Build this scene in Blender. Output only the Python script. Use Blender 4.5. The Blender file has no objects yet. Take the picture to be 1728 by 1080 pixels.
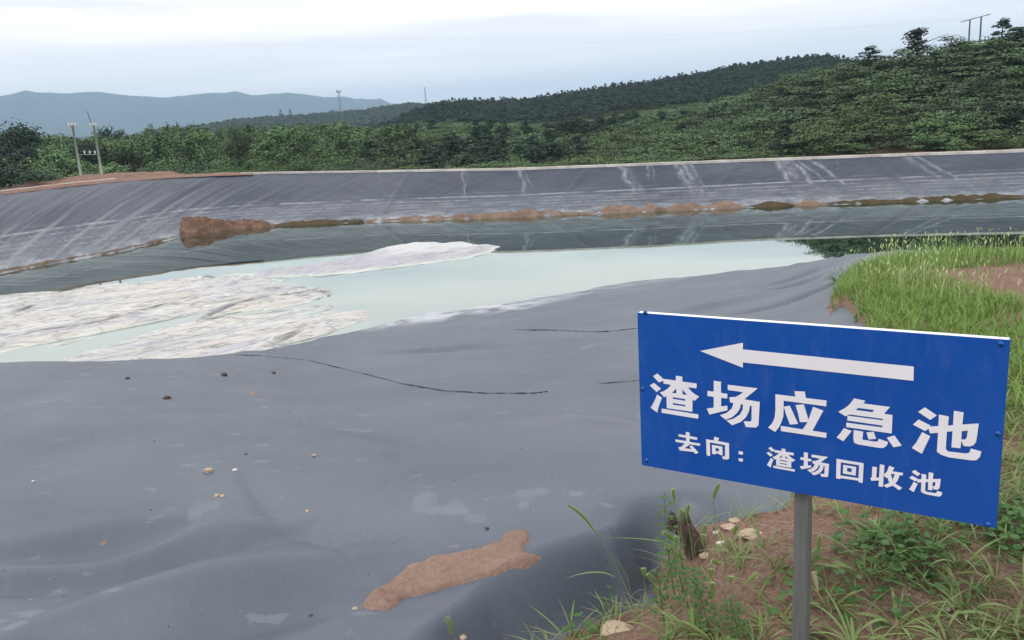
import bpy, math, random
import numpy as np
from mathutils import Vector
from mathutils.geometry import tessellate_polygon
rng = np.random.default_rng(7); random.seed(7)
scene = bpy.context.scene; COL = scene.collection

# ---------------------------------------------------------------- camera, sky, sun, exposure
FPX = 1420.0; TH = math.atan(FPX/6092.0); RO = math.radians(3.66); EYE = np.array([0, 0, 4.0])
FW = np.array([0, math.cos(TH), -math.sin(TH)]); R0 = np.array([1., 0, 0]); U0 = np.array([0, math.sin(TH), math.cos(TH)])
RT = math.cos(RO)*R0 - math.sin(RO)*U0; UP = math.sin(RO)*R0 + math.cos(RO)*U0
cam = bpy.data.cameras.new('camera'); camo = bpy.data.objects.new('camera', cam); COL.objects.link(camo)
cam.sensor_width = 36; cam.lens = 36*FPX/1728; cam.clip_start = 0.05; cam.clip_end = 20000
from mathutils import Matrix
camo.matrix_world = Matrix(((RT[0], UP[0], -FW[0], 0), (RT[1], UP[1], -FW[1], 0), (RT[2], UP[2], -FW[2], 4.0), (0, 0, 0, 1)))
scene.camera = camo

SUN_EL = math.radians(50); SUN_AZ = math.radians(-115)     # azimuth from +Y towards +X
w = bpy.data.worlds.new('World'); scene.world = w; w.use_nodes = True
nt = w.node_tree; nt.nodes.clear(); N = nt.nodes.new; L = nt.links.new
out = N('ShaderNodeOutputWorld'); bg = N('ShaderNodeBackground'); L(bg.outputs[0], out.inputs[0]); bg.inputs[1].default_value = 0.1
sky = N('ShaderNodeTexSky'); sky.sky_type = 'NISHITA'; sky.sun_disc = False; sky.sun_elevation = SUN_EL; sky.sun_rotation = SUN_AZ
sky.air_density = 1.0; sky.dust_density = 2.0
geo = N('ShaderNodeNewGeometry'); tc = N('ShaderNodeTexCoord')
mp = N('ShaderNodeMapping'); mp.inputs['Scale'].default_value = (1.1, 1.1, 13.0); L(tc.outputs['Generated'], mp.inputs[0])
nz = N('ShaderNodeTexNoise'); nz.inputs['Scale'].default_value = 1.7; nz.inputs['Detail'].default_value = 6; nz.inputs['Roughness'].default_value = 0.5
L(mp.outputs[0], nz.inputs['Vector'])
cr = N('ShaderNodeValToRGB'); cr.color_ramp.elements[0].position = 0.44; cr.color_ramp.elements[1].position = 0.57
cr.color_ramp.elements[0].color = (8.8, 8.6, 8.8, 1); cr.color_ramp.elements[1].color = (11.6, 10.8, 10.4, 1)
L(nz.outputs['Fac'], cr.inputs[0])
# paler, bluer haze band near the horizon
sx = N('ShaderNodeSeparateXYZ'); L(tc.outputs['Generated'], sx.inputs[0])
hr = N('ShaderNodeMapRange'); hr.inputs['From Min'].default_value = 0.0; hr.inputs['From Max'].default_value = 0.14
L(sx.outputs[2], hr.inputs[0])
mxh = N('ShaderNodeMix'); mxh.data_type = 'RGBA'; mxh.inputs[6].default_value = (10.0, 9.8, 9.4, 1)
L(hr.outputs[0], mxh.inputs[0]); L(cr.outputs[0], mxh.inputs[7])
mxs = N('ShaderNodeMix'); mxs.data_type = 'RGBA'; mxs.inputs[0].default_value = 0.9
L(sky.outputs[0], mxs.inputs[6]); L(mxh.outputs[2], mxs.inputs[7]); L(mxs.outputs[2], bg.inputs[0])

sl = bpy.data.lights.new('sun', 'SUN'); so = bpy.data.objects.new('sun', sl); COL.objects.link(so)
sl.energy = 0.9; sl.angle = math.radians(25); sl.color = (1.0, 0.96, 0.9)
sd_ = Vector((math.sin(SUN_AZ)*math.cos(SUN_EL), math.cos(SUN_AZ)*math.cos(SUN_EL), math.sin(SUN_EL)))
so.rotation_euler = sd_.to_track_quat('Z', 'Y').to_euler()
scene.view_settings.view_transform = 'Standard'; scene.view_settings.look = 'None'
scene.view_settings.exposure = 0.55; scene.view_settings.gamma = 1.0
scene.render.engine = 'CYCLES'; scene.cycles.volume_bounces = 1

# ---------------------------------------------------------------- helpers
def ray(px, py): return FW + (px-864)/FPX*RT - (py-540)/FPX*UP
def onz(px, py, z): d = ray(px, py); return EYE + d*(z-4.0)/d[2]
def azel(px, py): d = ray(px, py); h = math.hypot(d[0], d[1]); return math.atan2(d[0], d[1]), d[2]/h
def march(px, py, fn, z0=3.2, z1=-.5, n=1500):      # first place where the view ray meets the surface fn
    d = ray(px, py); z = np.linspace(z0, z1, n); k = (z-4.0)/d[2]; x = k*d[0]; y = k*d[1]; h = fn(x, y); i = int(np.argmax(z < h)); return np.array([x[i], y[i], h[i]])
def smooth(t): t = np.clip(t, 0, 1); return t*t*(3-2*t)
def _h(ix, iy, s):
    n = (ix.astype(np.int64)*374761393 + iy.astype(np.int64)*668265263 + s*1442695041) & 0x7fffffff
    n = ((n ^ (n >> 13))*1274126177) & 0x7fffffff
    return ((n ^ (n >> 16)) & 0xffff)/65535.0
def vnoise(x, y, s=0):
    x = np.asarray(x, float); y = np.asarray(y, float); ix = np.floor(x); iy = np.floor(y); fx = x-ix; fy = y-iy
    fx = fx*fx*(3-2*fx); fy = fy*fy*(3-2*fy)
    a = _h(ix, iy, s); b = _h(ix+1, iy, s); c = _h(ix, iy+1, s); d = _h(ix+1, iy+1, s)
    return (a*(1-fx)+b*fx)*(1-fy) + (c*(1-fx)+d*fx)*fy
def fbm(x, y, o=4, s=0, g=0.5):
    r = 0; a = 1; t = 0
    for i in range(o): r = r + a*vnoise(x*2**i, y*2**i, s+i*17); t += a; a *= g
    return r/t*2-1
def seg_dist(x, y, P, closed=False):
    P = np.asarray(P, float)[:, :2]; Q = np.roll(P, -1, 0) if closed else P[1:]; A = P if closed else P[:-1]
    best = np.full(np.shape(x), 1e9)
    for a, b in zip(A, Q):
        d = b-a; l = d@d+1e-12; t = np.clip(((x-a[0])*d[0]+(y-a[1])*d[1])/l, 0, 1)
        best = np.minimum(best, np.hypot(x-a[0]-t*d[0], y-a[1]-t*d[1]))
    return best
def inside(x, y, P):
    P = np.asarray(P, float)[:, :2]; r = np.zeros(np.shape(x), bool); j = len(P)-1
    for i in range(len(P)):
        xi, yi = P[i]; xj, yj = P[j]
        if yi != yj:
            r ^= ((yi > y) != (yj > y)) & (x < (xj-xi)*(y-yi)/(yj-yi)+xi)
        j = i
    return r
def sdist(x, y, P): d = seg_dist(x, y, P, True); return np.where(inside(x, y, P), d, -d)

def link(o, parent=None):
    COL.objects.link(o)
    if parent is not None: o.parent = parent
    return o
def mesh_np(name, V, Fc, mat, parent=None, shade=False, attrs=None, uv=None):
    """V (n,3), Fc (m,k) same-size faces or a list of such arrays"""
    V = np.asarray(V, np.float32); me = bpy.data.meshes.new(name)
    fl = Fc if isinstance(Fc, list) else [Fc]; fl = [np.asarray(f, np.int32) for f in fl if len(f)]
    me.vertices.add(len(V)); me.vertices.foreach_set('co', V.ravel())
    idx = np.concatenate([f.ravel() for f in fl]); tot = np.concatenate([np.full(len(f), f.shape[1], np.int32) for f in fl])
    st = np.concatenate([[0], np.cumsum(tot)[:-1]]).astype(np.int32)
    me.loops.add(len(idx)); me.loops.foreach_set('vertex_index', idx)
    me.polygons.add(len(tot)); me.polygons.foreach_set('loop_start', st)
    try: me.polygons.foreach_set('loop_total', tot)
    except Exception: pass
    if shade: me.polygons.foreach_set('use_smooth', np.ones(len(tot), bool))
    else: me.polygons.foreach_set('use_smooth', np.zeros(len(tot), bool))
    for k, v in (attrs or {}).items():
        a = me.attributes.new(k, 'FLOAT', 'POINT'); a.data.foreach_set('value', np.asarray(v, np.float32))
    me.update(calc_edges=True); me.validate(); 
    if mat: me.materials.append(mat)
    return link(bpy.data.objects.new(name, me), parent)
def grid_faces(nu, nv, keep=None):
    i = np.arange(nu*nv).reshape(nu, nv)
    f = np.stack([i[:-1, :-1], i[1:, :-1], i[1:, 1:], i[:-1, 1:]], -1).reshape(-1, 4)
    if keep is not None:
        k = keep.reshape(nu, nv); k = (k[:-1, :-1] | k[1:, :-1] | k[1:, 1:] | k[:-1, 1:]).ravel(); f = f[k]
    return f
def compact(V, Fc, attrs=None):
    u, inv = np.unique(Fc, return_inverse=True)
    return V[u], inv.reshape(Fc.shape), {k: v[u] for k, v in (attrs or {}).items()}
def tag(o, label=None, cat=None, group=None, kind=None):
    if label: o['label'] = label
    if cat: o['category'] = cat
    if group: o['group'] = group
    if kind: o['kind'] = kind
    return o
def empty(name, loc, label, cat, group=None):
    o = bpy.data.objects.new(name, None); COL.objects.link(o); o.location = [float(c) for c in loc]; o.empty_display_size = .1
    return tag(o, label, cat, group)
class MB:
    def __init__(s): s.v = []; s.f = {}; s.n = 0
    def add(s, V, Fc):
        V = np.asarray(V, float); Fc = np.asarray(Fc, int); s.v.append(V); s.f.setdefault(Fc.shape[1], []).append(Fc+s.n); s.n += len(V)
    def box(s, c, sx, sy, sz, ax=None):
        ax = np.eye(3) if ax is None else np.asarray(ax, float)
        q = np.array([[i, j, k] for i in (-.5, .5) for j in (-.5, .5) for k in (-.5, .5)])*[sx, sy, sz]
        s.add(q@ax+np.asarray(c), [[0, 1, 3, 2], [4, 6, 7, 5], [0, 4, 5, 1], [2, 3, 7, 6], [0, 2, 6, 4], [1, 5, 7, 3]])
    def tube(s, P, r, n=6, cap=True):
        P = np.asarray(P, float); r = np.broadcast_to(r, (len(P),)); T = np.gradient(P, axis=0) if len(P) > 2 else np.array([P[1]-P[0]]*2)
        T /= np.linalg.norm(T, axis=1)[:, None]+1e-9; a = np.array([0, 0, 1.]) if abs(T[0][2]) < .9 else np.array([1., 0, 0]); V = []
        for p, t, rr in zip(P, T, r):
            u = np.cross(t, a); u /= np.linalg.norm(u); v = np.cross(t, u)
            for k in range(n): V.append(p+rr*(math.cos(2*math.pi*k/n)*u+math.sin(2*math.pi*k/n)*v))
        Fc = [[i*n+k, i*n+(k+1) % n, (i+1)*n+(k+1) % n, (i+1)*n+k] for i in range(len(P)-1) for k in range(n)]
        b = s.n; s.add(V, Fc)
        if cap: s.f.setdefault(n, []).append(np.array([[b+k for k in range(n)], [b+(len(P)-1)*n+n-1-k for k in range(n)]]))
    def build(s, name, mat, parent=None, shade=False, origin=(0, 0, 0)):
        return mesh_np(name, np.concatenate(s.v)-np.asarray(origin, float), [np.concatenate(f) for f in s.f.values()], mat, parent, shade)

# ---------------------------------------------------------------- materials
class M:
    def __init__(s, name, rough=.6, spec=.5):
        s.m = bpy.data.materials.new(name); s.m.use_nodes = True; s.t = s.m.node_tree; s.b = s.t.nodes['Principled BSDF']
        s.b.inputs['Roughness'].default_value = rough; s.b.inputs['Specular IOR Level'].default_value = spec; s.o = s.t.nodes['Material Output']
    def n(s, typ, **k):
        x = s.t.nodes.new(typ)
        for a, b in k.items(): setattr(x, a, b)
        return x
    def l(s, a, b): s.t.links.new(a, b)
    def coord(s, scale=(1, 1, 1), rot=(0, 0, 0), obj=False):
        t = s.n('ShaderNodeTexCoord') if obj else s.n('ShaderNodeNewGeometry'); m = s.n('ShaderNodeMapping')
        m.inputs['Scale'].default_value = scale; m.inputs['Rotation'].default_value = rot
        s.l(t.outputs['Object'] if obj else t.outputs['Position'], m.inputs[0]); return m.outputs[0]
    def noise(s, vec, sc, det=4, ro=.55, dist=0):
        x = s.n('ShaderNodeTexNoise'); x.inputs['Scale'].default_value = sc; x.inputs['Detail'].default_value = det
        x.inputs['Roughness'].default_value = ro; x.inputs['Distortion'].default_value = dist; s.l(vec, x.inputs['Vector']); return x.outputs['Fac']
    def ramp(s, fac, stops):
        x = s.n('ShaderNodeValToRGB'); e = x.color_ramp.elements
        while len(e) < len(stops): e.new(.5)
        for el, (p, c) in zip(e, stops): el.position = p; el.color = (*c, 1) if len(c) == 3 else c
        s.l(fac, x.inputs[0]); return x.outputs[0]
    def mr(s, v, a, b, c=0., d=1.):
        x = s.n('ShaderNodeMapRange'); x.inputs[1].default_value = a; x.inputs[2].default_value = b; x.inputs[3].default_value = c; x.inputs[4].default_value = d
        s.l(v, x.inputs[0]); return x.outputs[0]
    def math(s, op, a, b):
        x = s.n('ShaderNodeMath', operation=op)
        for i, v in enumerate((a, b)):
            if hasattr(v, 'is_output'): s.l(v, x.inputs[i])
            else: x.inputs[i].default_value = v
        return x.outputs[0]
    def mix(s, f, a, b):
        x = s.n('ShaderNodeMix', data_type='RGBA')
        for i, v in ((0, f), (6, a), (7, b)):
            if hasattr(v, 'is_output'): s.l(v, x.inputs[i])
            elif i: x.inputs[i].default_value = (*v, 1)
            else: x.inputs[i].default_value = v
        return x.outputs[2]
    def attr(s, name): x = s.n('ShaderNodeAttribute'); x.attribute_name = name; return x.outputs['Fac']
    def base(s, c):
        if hasattr(c, 'is_output'): s.l(c, s.b.inputs['Base Color'])
        else: s.b.inputs['Base Color'].default_value = (*c, 1)
        return s
    def bump(s, h, st, dist=.02):
        x = s.n('ShaderNodeBump'); x.inputs['Strength'].default_value = st; x.inputs['Distance'].default_value = dist
        s.l(h, x.inputs['Height']); s.l(x.outputs[0], s.b.inputs['Normal']); return s
def foliage(name, dark, light, rough=.65, vary=.5):
    m = M(name, rough, .15); g = m.n('ShaderNodeNewGeometry'); oi = m.n('ShaderNodeObjectInfo')
    a = m.mix(g.outputs['Random Per Island'], dark, light)
    big = m.noise(m.coord((.12, .12, .12)), 1.0, 3)
    a2 = m.mix(m.mr(big, .35, .65), a, m.mix(.45, a, light))
    hv = m.n('ShaderNodeHueSaturation'); m.l(a2, hv.inputs['Color']); m.l(m.mr(oi.outputs['Random'], 0, 1, 1-vary, 1+vary), hv.inputs['Value'])
    m.l(m.mr(oi.outputs['Random'], 0, 1, .49, .515), hv.inputs['Hue'])
    m.base(hv.outputs[0]); return m.m

def liner_material():
    m = M('black_geomembrane', .44, .5); v = m.coord()
    n1 = m.noise(v, .9, 5, .55); n2 = m.noise(v, 260, 2, .6); n3 = m.noise(m.coord((1, 1.6, 1)), 4.5, 5, .5, .3)
    c = m.ramp(n1, [(.3, (.060, .083, .112)), (.7, (.100, .120, .150))])
    dust = m.ramp(n3, [(.655, (0, 0, 0)), (.675, (.20, .20, .20))])
    c = m.mix(dust, c, (.30, .33, .37))
    c = m.mix(m.mr(n2, .62, .76, 0, .6), c, (.35, .36, .37))
    cl = m.attr('clean'); c = m.mix(cl, c, (.017, .027, .050))
    st = m.attr('stain')
    sc = m.ramp(m.noise(m.coord((1.5, 1.5, 4)), 2.2, 4), [(.35, (.36, .41, .47)), (.6, (.50, .53, .55)), (.75, (.48, .42, .36))])
    br = m.noise(v, 9, 5, .65)
    f = m.math('MULTIPLY', st, m.mr(br, .3, .6, .55, 1.1)); f2 = m.n('ShaderNodeClamp'); m.l(f, f2.inputs[0])
    c = m.mix(f2.outputs[0], c, sc); m.base(c)
    m.l(m.mr(n2, .3, .7, .40, .50), m.b.inputs['Roughness'])
    h = m.math('ADD', m.math('MULTIPLY', m.noise(v, 3.5, 4), 1.0), m.math('MULTIPLY', n2, .03))
    m.bump(h, .35, .02); return m.m
LINER = liner_material()
def soil_material(name, a, b, speck=(.5, .42, .35), dk=.8):
    m = M(name, .95, .1); v = m.coord(); n1 = m.noise(v, 3, 6, .6); n2 = m.noise(v, 45, 5, .7); n3 = m.noise(v, 130, 2, .5)
    c = m.ramp(n1, [(.3, a), (.7, b)]); c = m.mix(m.mr(n2, .35, .65, 0, dk), c, tuple(x*.5 for x in a))
    c = m.mix(m.mr(n3, .68, .74, 0, .8), c, speck); m.base(c)
    m.bump(m.math('ADD', n2, m.math('MULTIPLY', n1, .6)), .9, .02); return m.m
SOIL = soil_material('red_soil', (.25, .155, .12), (.37, .25, .195))
SOIL2 = soil_material('dried_red_mud', (.29, .195, .155), (.37, .26, .21), dk=.4)
SOIL3 = soil_material('bank_debris', (.11, .065, .042), (.34, .22, .16), (.6, .55, .5))
SOILT = soil_material('tan_silt', (.20, .15, .11), (.34, .28, .22))
CLAY = soil_material('pink_clay', (.20, .13, .095), (.36, .28, .23), (.55, .5, .45))
MUD = soil_material('olive_silt', (.085, .068, .038), (.15, .115, .07), (.3, .26, .2))
m_ = M('rock_pale', .85, .3); m_.base(m_.ramp(m_.noise(m_.coord(obj=True), 14, 6, .6), [(.3, (.36, .26, .18)), (.7, (.56, .46, .35))])); m_.bump(m_.noise(m_.coord(obj=True), 30, 6, .7), .6, .01); ROCK = m_.m
m_ = M('rock_dark', .9, .2); m_.base(m_.ramp(m_.noise(m_.coord(obj=True), 20, 6, .6), [(.3, (.06, .04, .035)), (.7, (.13, .08, .06))])); ROCKD = m_.m
m_ = M('rock_white', .8, .3); m_.base(m_.ramp(m_.noise(m_.coord(obj=True), 20, 6, .6), [(.3, (.5, .49, .46)), (.7, (.66, .64, .6))])); ROCKW = m_.m
m_ = M('pale_concrete', .85, .3); m_.base(m_.ramp(m_.noise(m_.coord(), 1.2, 7, .7), [(.3, (.36, .33, .30)), (.6, (.60, .58, .55))])); CONC = m_.m

# ---------------------------------------------------------------- layout curves (world metres, water level z = 0)
RIM = [(-150, 350, 2.36), (0, 327, 2.36), (130, 312, 2.42), (200, 305, 2.44), (300, 298, 2.40), (400, 294, 2.33), (500, 292, 2.2), (610, 290.5, 2.06), (864, 286.5, 1.91),
       (1100, 278, 1.82), (1270, 271.5, 1.74), (1500, 263, 1.68), (1728, 255.5, 1.63)]
TOE = [(-150, 500), (0, 461), (130, 437), (200, 425), (300, 401), (400, 386), (500, 380), (610, 375), (864, 367), (1100, 357), (1270, 350), (1500, 342), (1728, 333)]
rimW = [onz(*p) for p in RIM]; toeW = [onz(*p, 0.0) for p in TOE]
d0 = np.array([-.3, -6., 0]); rimW = [rimW[0]+d0*k/1.0 for k in (5, 4, 3, 2, 1)]+rimW; toeW = [toeW[0]+d0*k/1.0 for k in (5, 4, 3, 2, 1)]+toeW
d1 = (rimW[-1]-rimW[-2]); d1[2] = 0; d1 /= np.linalg.norm(d1)
for k in (6, 12, 20): rimW.append(rimW[-1]+d1*k*np.array([1, 1.1, 1])); toeW.append(toeW[-1]+d1*k*np.array([1, 1.1, 1]))
rimW = np.array(rimW); toeW = np.array(toeW)
SOILPX = [(1500, 428, 2.2), (1440, 434, 2.2), (1425, 445, 2.2), (1400, 464, 2.2), (1392, 480, 2.25), (1398, 498, 2.28), (1420, 517, 2.3), (1440, 537, 2.33), (1452, 560, 2.35), (1440, 620, 2.36),
          (1400, 720, 2.38), (1340, 820, 2.4), (1292, 872, 2.4), (1245, 885, 2.4), (1201, 897, 2.4), (1157, 930, 2.4), (1122, 962, 2.38), (1100, 1000, 2.36), (1088, 1032, 2.34), (1050, 1046, 2.33), (1004, 1058, 2.33), (945, 1078, 2.33), (880, 1112, 2.33)]
TRD = .31
def nearf(x): return smooth((1.0-x)/.6)
CREST = [(-200, 640, 1.9), (0, 616, 1.9), (170, 616, 1.9), (330, 606, 1.8), (450, 592, 1.5), (560, 572, .95), (650, 552, .40), (750, 531, .0), (860, 511, -.02), (980, 491, -.02), (1100, 476, .15), (1200, 465, .5), (1300, 452, 1.0), (1380, 440, 1.5), (1430, 433, 1.8), (1520, 425, 2.0)]
cz = []
for p in CREST:
    w_ = onz(*p); cz.append((math.atan2(w_[0], w_[1]), math.hypot(w_[0], w_[1]), p[2]))
cz = np.array([(-1.6, 10.5, 1.9)]+[tuple(c) for c in cz]+[(.75, 10.6, 2.1), (1.6, 10.6, 2.1)])
FOLDS = [([(-60, 975), (0, 960), (200, 930), (350, 895), (520, 848)], -.045, .10), ([(-60, 925), (0, 912), (170, 885), (330, 850)], -.03, .08), ([(60, 1030), (300, 985), (500, 940), (660, 900)], .03, .12),
         ([(-60, 1095), (300, 1050), (500, 1010), (600, 985)], -.03, .10), ([(560, 1010), (760, 960), (900, 900)], -.02, .10), ([(620, 560), (690, 568), (800, 573), (880, 581), (935, 588)], -.022, .06), ([(600, 549), (700, 559), (830, 563), (900, 570)], .018, .08),
         ([(1240, 494), (1320, 483), (1395, 479)], -.05, .09), ([(1230, 543), (1330, 530), (1400, 520), (1450, 516)], -.04, .07), ([(1290, 466), (1390, 458)], -.04, .10), ([(1100, 520), (1250, 503), (1360, 497)], .03, .12),
         ([(1000, 850), (1060, 828), (1150, 832), (1260, 850)], -.03, .09), ([(820, 600), (900, 618), (1010, 616), (1075, 606)], -.018, .12), ([(480, 690), (620, 745), (700, 760)], .02, .12), ([(400, 790), (480, 850), (560, 900), (640, 960)], -.012, .04),
         ([(0, 690), (60, 700), (120, 690)], -.010, .08), ([(250, 675), (380, 668), (470, 660)], -.008, .05), ([(760, 690), (900, 705), (1070, 700)], .02, .15), ([(1090, 990), (1060, 940), (1060, 890)], -.03, .07)]
foldW = [([onz(x, y, 2.4 if y > 800 else (2.2 if y > 640 else 1.6))[:2] for x, y in P], a, w_) for P, a, w_ in FOLDS]
def fold(x, y, P, wd):      # soft ridge or groove that tapers out at both ends
    P = np.asarray(P, float); L_ = np.concatenate([[0], np.cumsum(np.linalg.norm(np.diff(P, axis=0), axis=1))]); best = np.full(np.shape(x), 1e9); u = np.zeros(np.shape(x))
    for i in range(len(P)-1):
        d = P[i+1]-P[i]; l = d@d+1e-12; t = np.clip(((x-P[i][0])*d[0]+(y-P[i][1])*d[1])/l, 0, 1); q = np.hypot(x-P[i][0]-t*d[0], y-P[i][1]-t*d[1]); k = q < best
        best = np.where(k, q, best); u = np.where(k, (L_[i]+t*(L_[i+1]-L_[i]))/L_[-1], u)
    w_ = wd*(.55+.9*np.sin(math.pi*np.clip(u, 0, 1))); return np.exp(-(best/w_)**2)*np.sin(math.pi*np.clip(u*.96+.02, 0, 1))**.8
def liner_z(x, y, detail=True):
    az = np.arctan2(x, np.maximum(y, 1e-6)); az = np.where(y <= 0, np.sign(x)*1.6, az); d = np.hypot(x, y)
    dc = np.interp(az, cz[:, 0], cz[:, 1]); zc = np.interp(az, cz[:, 0], cz[:, 2])
    t = np.clip((d-2.3)/(dc-2.3), 0, 1); z = 2.4+(zc-2.4)*t**1.2
    over = np.maximum(d-dc, 0); sl = np.interp(zc, [0, 1, 2], [.16, .34, .42]); z = z-sl*(over-.25*(1-np.exp(-over/.25)))
    if detail:
        k = np.clip((d-1)/3, .25, 1)
        z = z+.025*k*fbm(x*.7+3, y*.45, 3, 5)+.006*fbm(x*3.1, y*2.2, 3, 9)
        # long soft tension folds running along the apron
        u = x*.34+y*.94; vv = x*.94-y*.34
        z = z+.042*k*np.maximum(fbm(u*1.5+.7*fbm(x*.4, y*.4, 2, 4), vv*.22, 3, 21), -.1)
        for P, a, wd in foldW: z = z+2.7*a*fold(x, y, P, wd*1.2)
    return z
soilB = []
for p in SOILPX:
    z_ = p[2]
    q_ = onz(p[0], p[1], z_) if len(soilB) < 6 else march(p[0], p[1], lambda x, y: liner_z(x, y)-TRD*.97*nearf(x))
    soilB.append(q_[:2])
soilP = np.array([(30, 7), (14, 8.4), (8.5, 9.4), (6.2, 9.9)] + [tuple(p) for p in soilB] + [(-.8, 1.0), (-1.2, -4), (30, -4)])
pondP = np.concatenate([rimW[:, :2], [(40, 7.5)], soilP[:-2], [(-1.5, -3.5), (-14, -6)]])

def trench(x, y, sd):     # the liner edge dives under the near soil
    return -TRD*nearf(x)*smooth((sd+.21)/.21)

# ---------------------------------------------------------------- near liner apron
LROOT = empty('pond_liner', (0, 0, 0), 'dusty black plastic geomembrane lining the pond from near apron to far bank', 'pond liner')
na, nr = 640, 420
az = np.linspace(math.radians(-62), math.radians(52), na); rr = np.geomspace(.9, 27, nr)
A, D = np.meshgrid(az, rr, indexing='ij'); X = D*np.sin(A); Y = D*np.cos(A)
sdS = sdist(X, Y, soilP); Z = liner_z(X, Y)+trench(X, Y, sdS)
keep = (sdS < .35) & (Z > -1.3)
zz = liner_z(X, Y, False)+.05*fbm(X*2, Y*2, 3, 3)
st = 1.25*np.clip((.60-zz+.25*fbm(X*1.1, Y*.6, 4, 31))/.42, 0, 1)**.8*np.clip(fbm(X*2.9, Y*1.5, 4, 33)*1.6+.85, 0, 1)*(X < 4+0*Y)*np.clip((2.2-X)/2.0, .25, 1)
fr = fbm(X*1.3+9, Y*.8, 5, 41); st = np.maximum(st, .10*smooth((fr-.52)/.03)*(D < 6))
V, Fc, at = compact(np.stack([X, Y, Z], -1).reshape(-1, 3), grid_faces(na, nr, keep), {'stain': st.ravel()})
mesh_np('apron_sheet', V, Fc, LINER, LROOT, True, at)

# ---------------------------------------------------------------- far bank liner
def resample(P, Q, step):
    s = np.concatenate([[0], np.cumsum(np.linalg.norm(np.diff(P[:, :2], axis=0), axis=1))]); n = int(s[-1]/step); t = np.linspace(0, s[-1], n)
    # smooth interpolation by averaging
    def sm(a):
        b = np.stack([np.interp(t, s, a[:, i]) for i in range(a.shape[1])], 1); k = int(1.6/step)|1; pad = np.pad(b, ((k, k), (0, 0)), 'edge')
        ker = np.hanning(k+2)[1:-1]; ker /= ker.sum(); return np.stack([np.convolve(pad[:, i], ker, 'same')[k:-k] for i in range(a.shape[1])], 1)
    return t, sm(P), sm(Q)
sR, RR, TT = resample(rimW, toeW, .07); nv = 120; vv = np.linspace(-.04, 1.45, nv)
PX_S = np.interp  # pixel column -> arc length along the rim
cols = np.array([p[0] for p in RIM]); s_nodes = np.concatenate([[0], np.cumsum(np.linalg.norm(np.diff(rimW[:, :2], axis=0), axis=1))])[5:5+len(RIM)]
def s_at(px): return float(np.interp(px, cols, s_nodes))
S, Vv = np.meshgrid(sR, vv, indexing='ij')
P = RR[:, None, :]+(TT-RR)[:, None, :]*Vv[..., None]; P = P.copy()
P[:, :, 2] = np.where(Vv < 0, RR[:, None, 2]-.02, P[:, :, 2])
h = P[:, :, 2]
left = np.clip((s_at(520)-S)/(s_at(520)-s_at(330)), 0, 1)   # denser diagonal folds on the left bank
dg = S*1.0+Vv*6.0
f1 = fbm(dg*1.3, Vv*1.2+S*.05, 3, 51); ridg = 1-np.abs(f1)*2.2
f2 = fbm((S-Vv*5)*.55, Vv*2, 3, 57); ridg2 = 1-np.abs(f2)*3
vmask = smooth((Vv+.02)/.15)
dz = vmask*(left*(.055*np.clip(ridg, -.3, 1)+.035*np.clip(1-np.abs(fbm(dg*3.1, Vv*1.6, 2, 53))*3, 0, 1))+(1-left)*(.02*np.clip(ridg, 0, 1)+.030*np.clip(ridg2, 0, 1))+.03*fbm(S*.5, Vv*3, 3, 61)+.010*fbm(S*2.3, Vv*9, 2, 67))
for px, sl in ((785, .2), (1050, 1.0), (1140, .9), (1165, 1.0), (1375, 1.8), (1535, 1.4), (1000, -2), (700, -2.), (1250, -1.5), (1470, 2)):
    dz = dz+.06*vmask*np.exp(-((S-s_at(px)-sl*Vv)/.16)**2)
P[:, :, 2] += dz
# stains: scum lines at old water levels, whitened lower bank, drips from the rim
nz1 = fbm(S*.35, h*2, 4, 71); nzf = fbm(S*2.2, h*14, 4, 73)
stn = np.clip((.46-h+.10*nz1)/.40, 0, 1)*(.46+.55*nzf)
stn = np.maximum(stn, np.clip((.95-h)/.3, 0, 1)*.15*(.8+.8*fbm(S*.9, h*9, 4, 75)))
for hl, wd, am in ((.86, .022, .85), (.72, .02, .6), (.60, .03, .45), (.50, .018, .6), (.38, .02, .5), (1.0, .012, .25)):
    hh = hl*(1+.12*left)+.012*fbm(S*.4, S*0, 3, int(hl*100)); stn = np.maximum(stn, .75*am*np.exp(-((h-hh)/wd)**2)*np.clip(.75+fbm(S*1.1, S*0+hl*7, 3, 81)*1.4, 0, 1))
for px, sl, wd, v1, am in ((785, .25, .05, .75, .6), (790, .6, .12, .4, .15), (878, .5, .10, .7, .55), (884, .9, .05, .5, .5), (1048, 1.0, .12, .8, .6), (1056, 1.3, .18, .8, .3), (1093, .2, .05, .45, .9), (1098, .5, .04, .5, .6), (1140, 1.0, .15, .8, .6), (1150, 1.3, .14, .9, .55), (1162, 1.4, .06, .9, .6),
                           (1312, .8, .10, .6, .8), (1322, 1.3, .22, .55, .55), (1333, 1.8, .10, .8, .8), (1345, 2.2, .06, .7, .6), (1362, 2.5, .08, .8, .7), (1525, 2.4, .12, .8, .5), (1540, 3.0, .08, .9, .6), (640, 1, .05, .3, .25), (1415, .5, .03, .3, .4)):
    am = am*.62
    wv = .12*fbm(Vv*6, Vv*0+px, 2, 91); stn = np.maximum(stn, am*np.exp(-((S-s_at(px)-sl*Vv-wv)/wd)**2)*smooth((v1-Vv)/.25)*smooth((Vv+.03)/.03)*np.clip(.7+fbm(S*9, Vv*12, 3, 95), 0, 1.2))
lin2 = fbm(dg*3.2, Vv*1.5, 3, 99); stn = np.maximum(stn, left*.30*smooth((lin2-.12)/.25)*np.clip(Vv*1.4-.1, .12, 1))
stn = np.where(h < -.02, .25, np.clip(stn, 0, 1))
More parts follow.
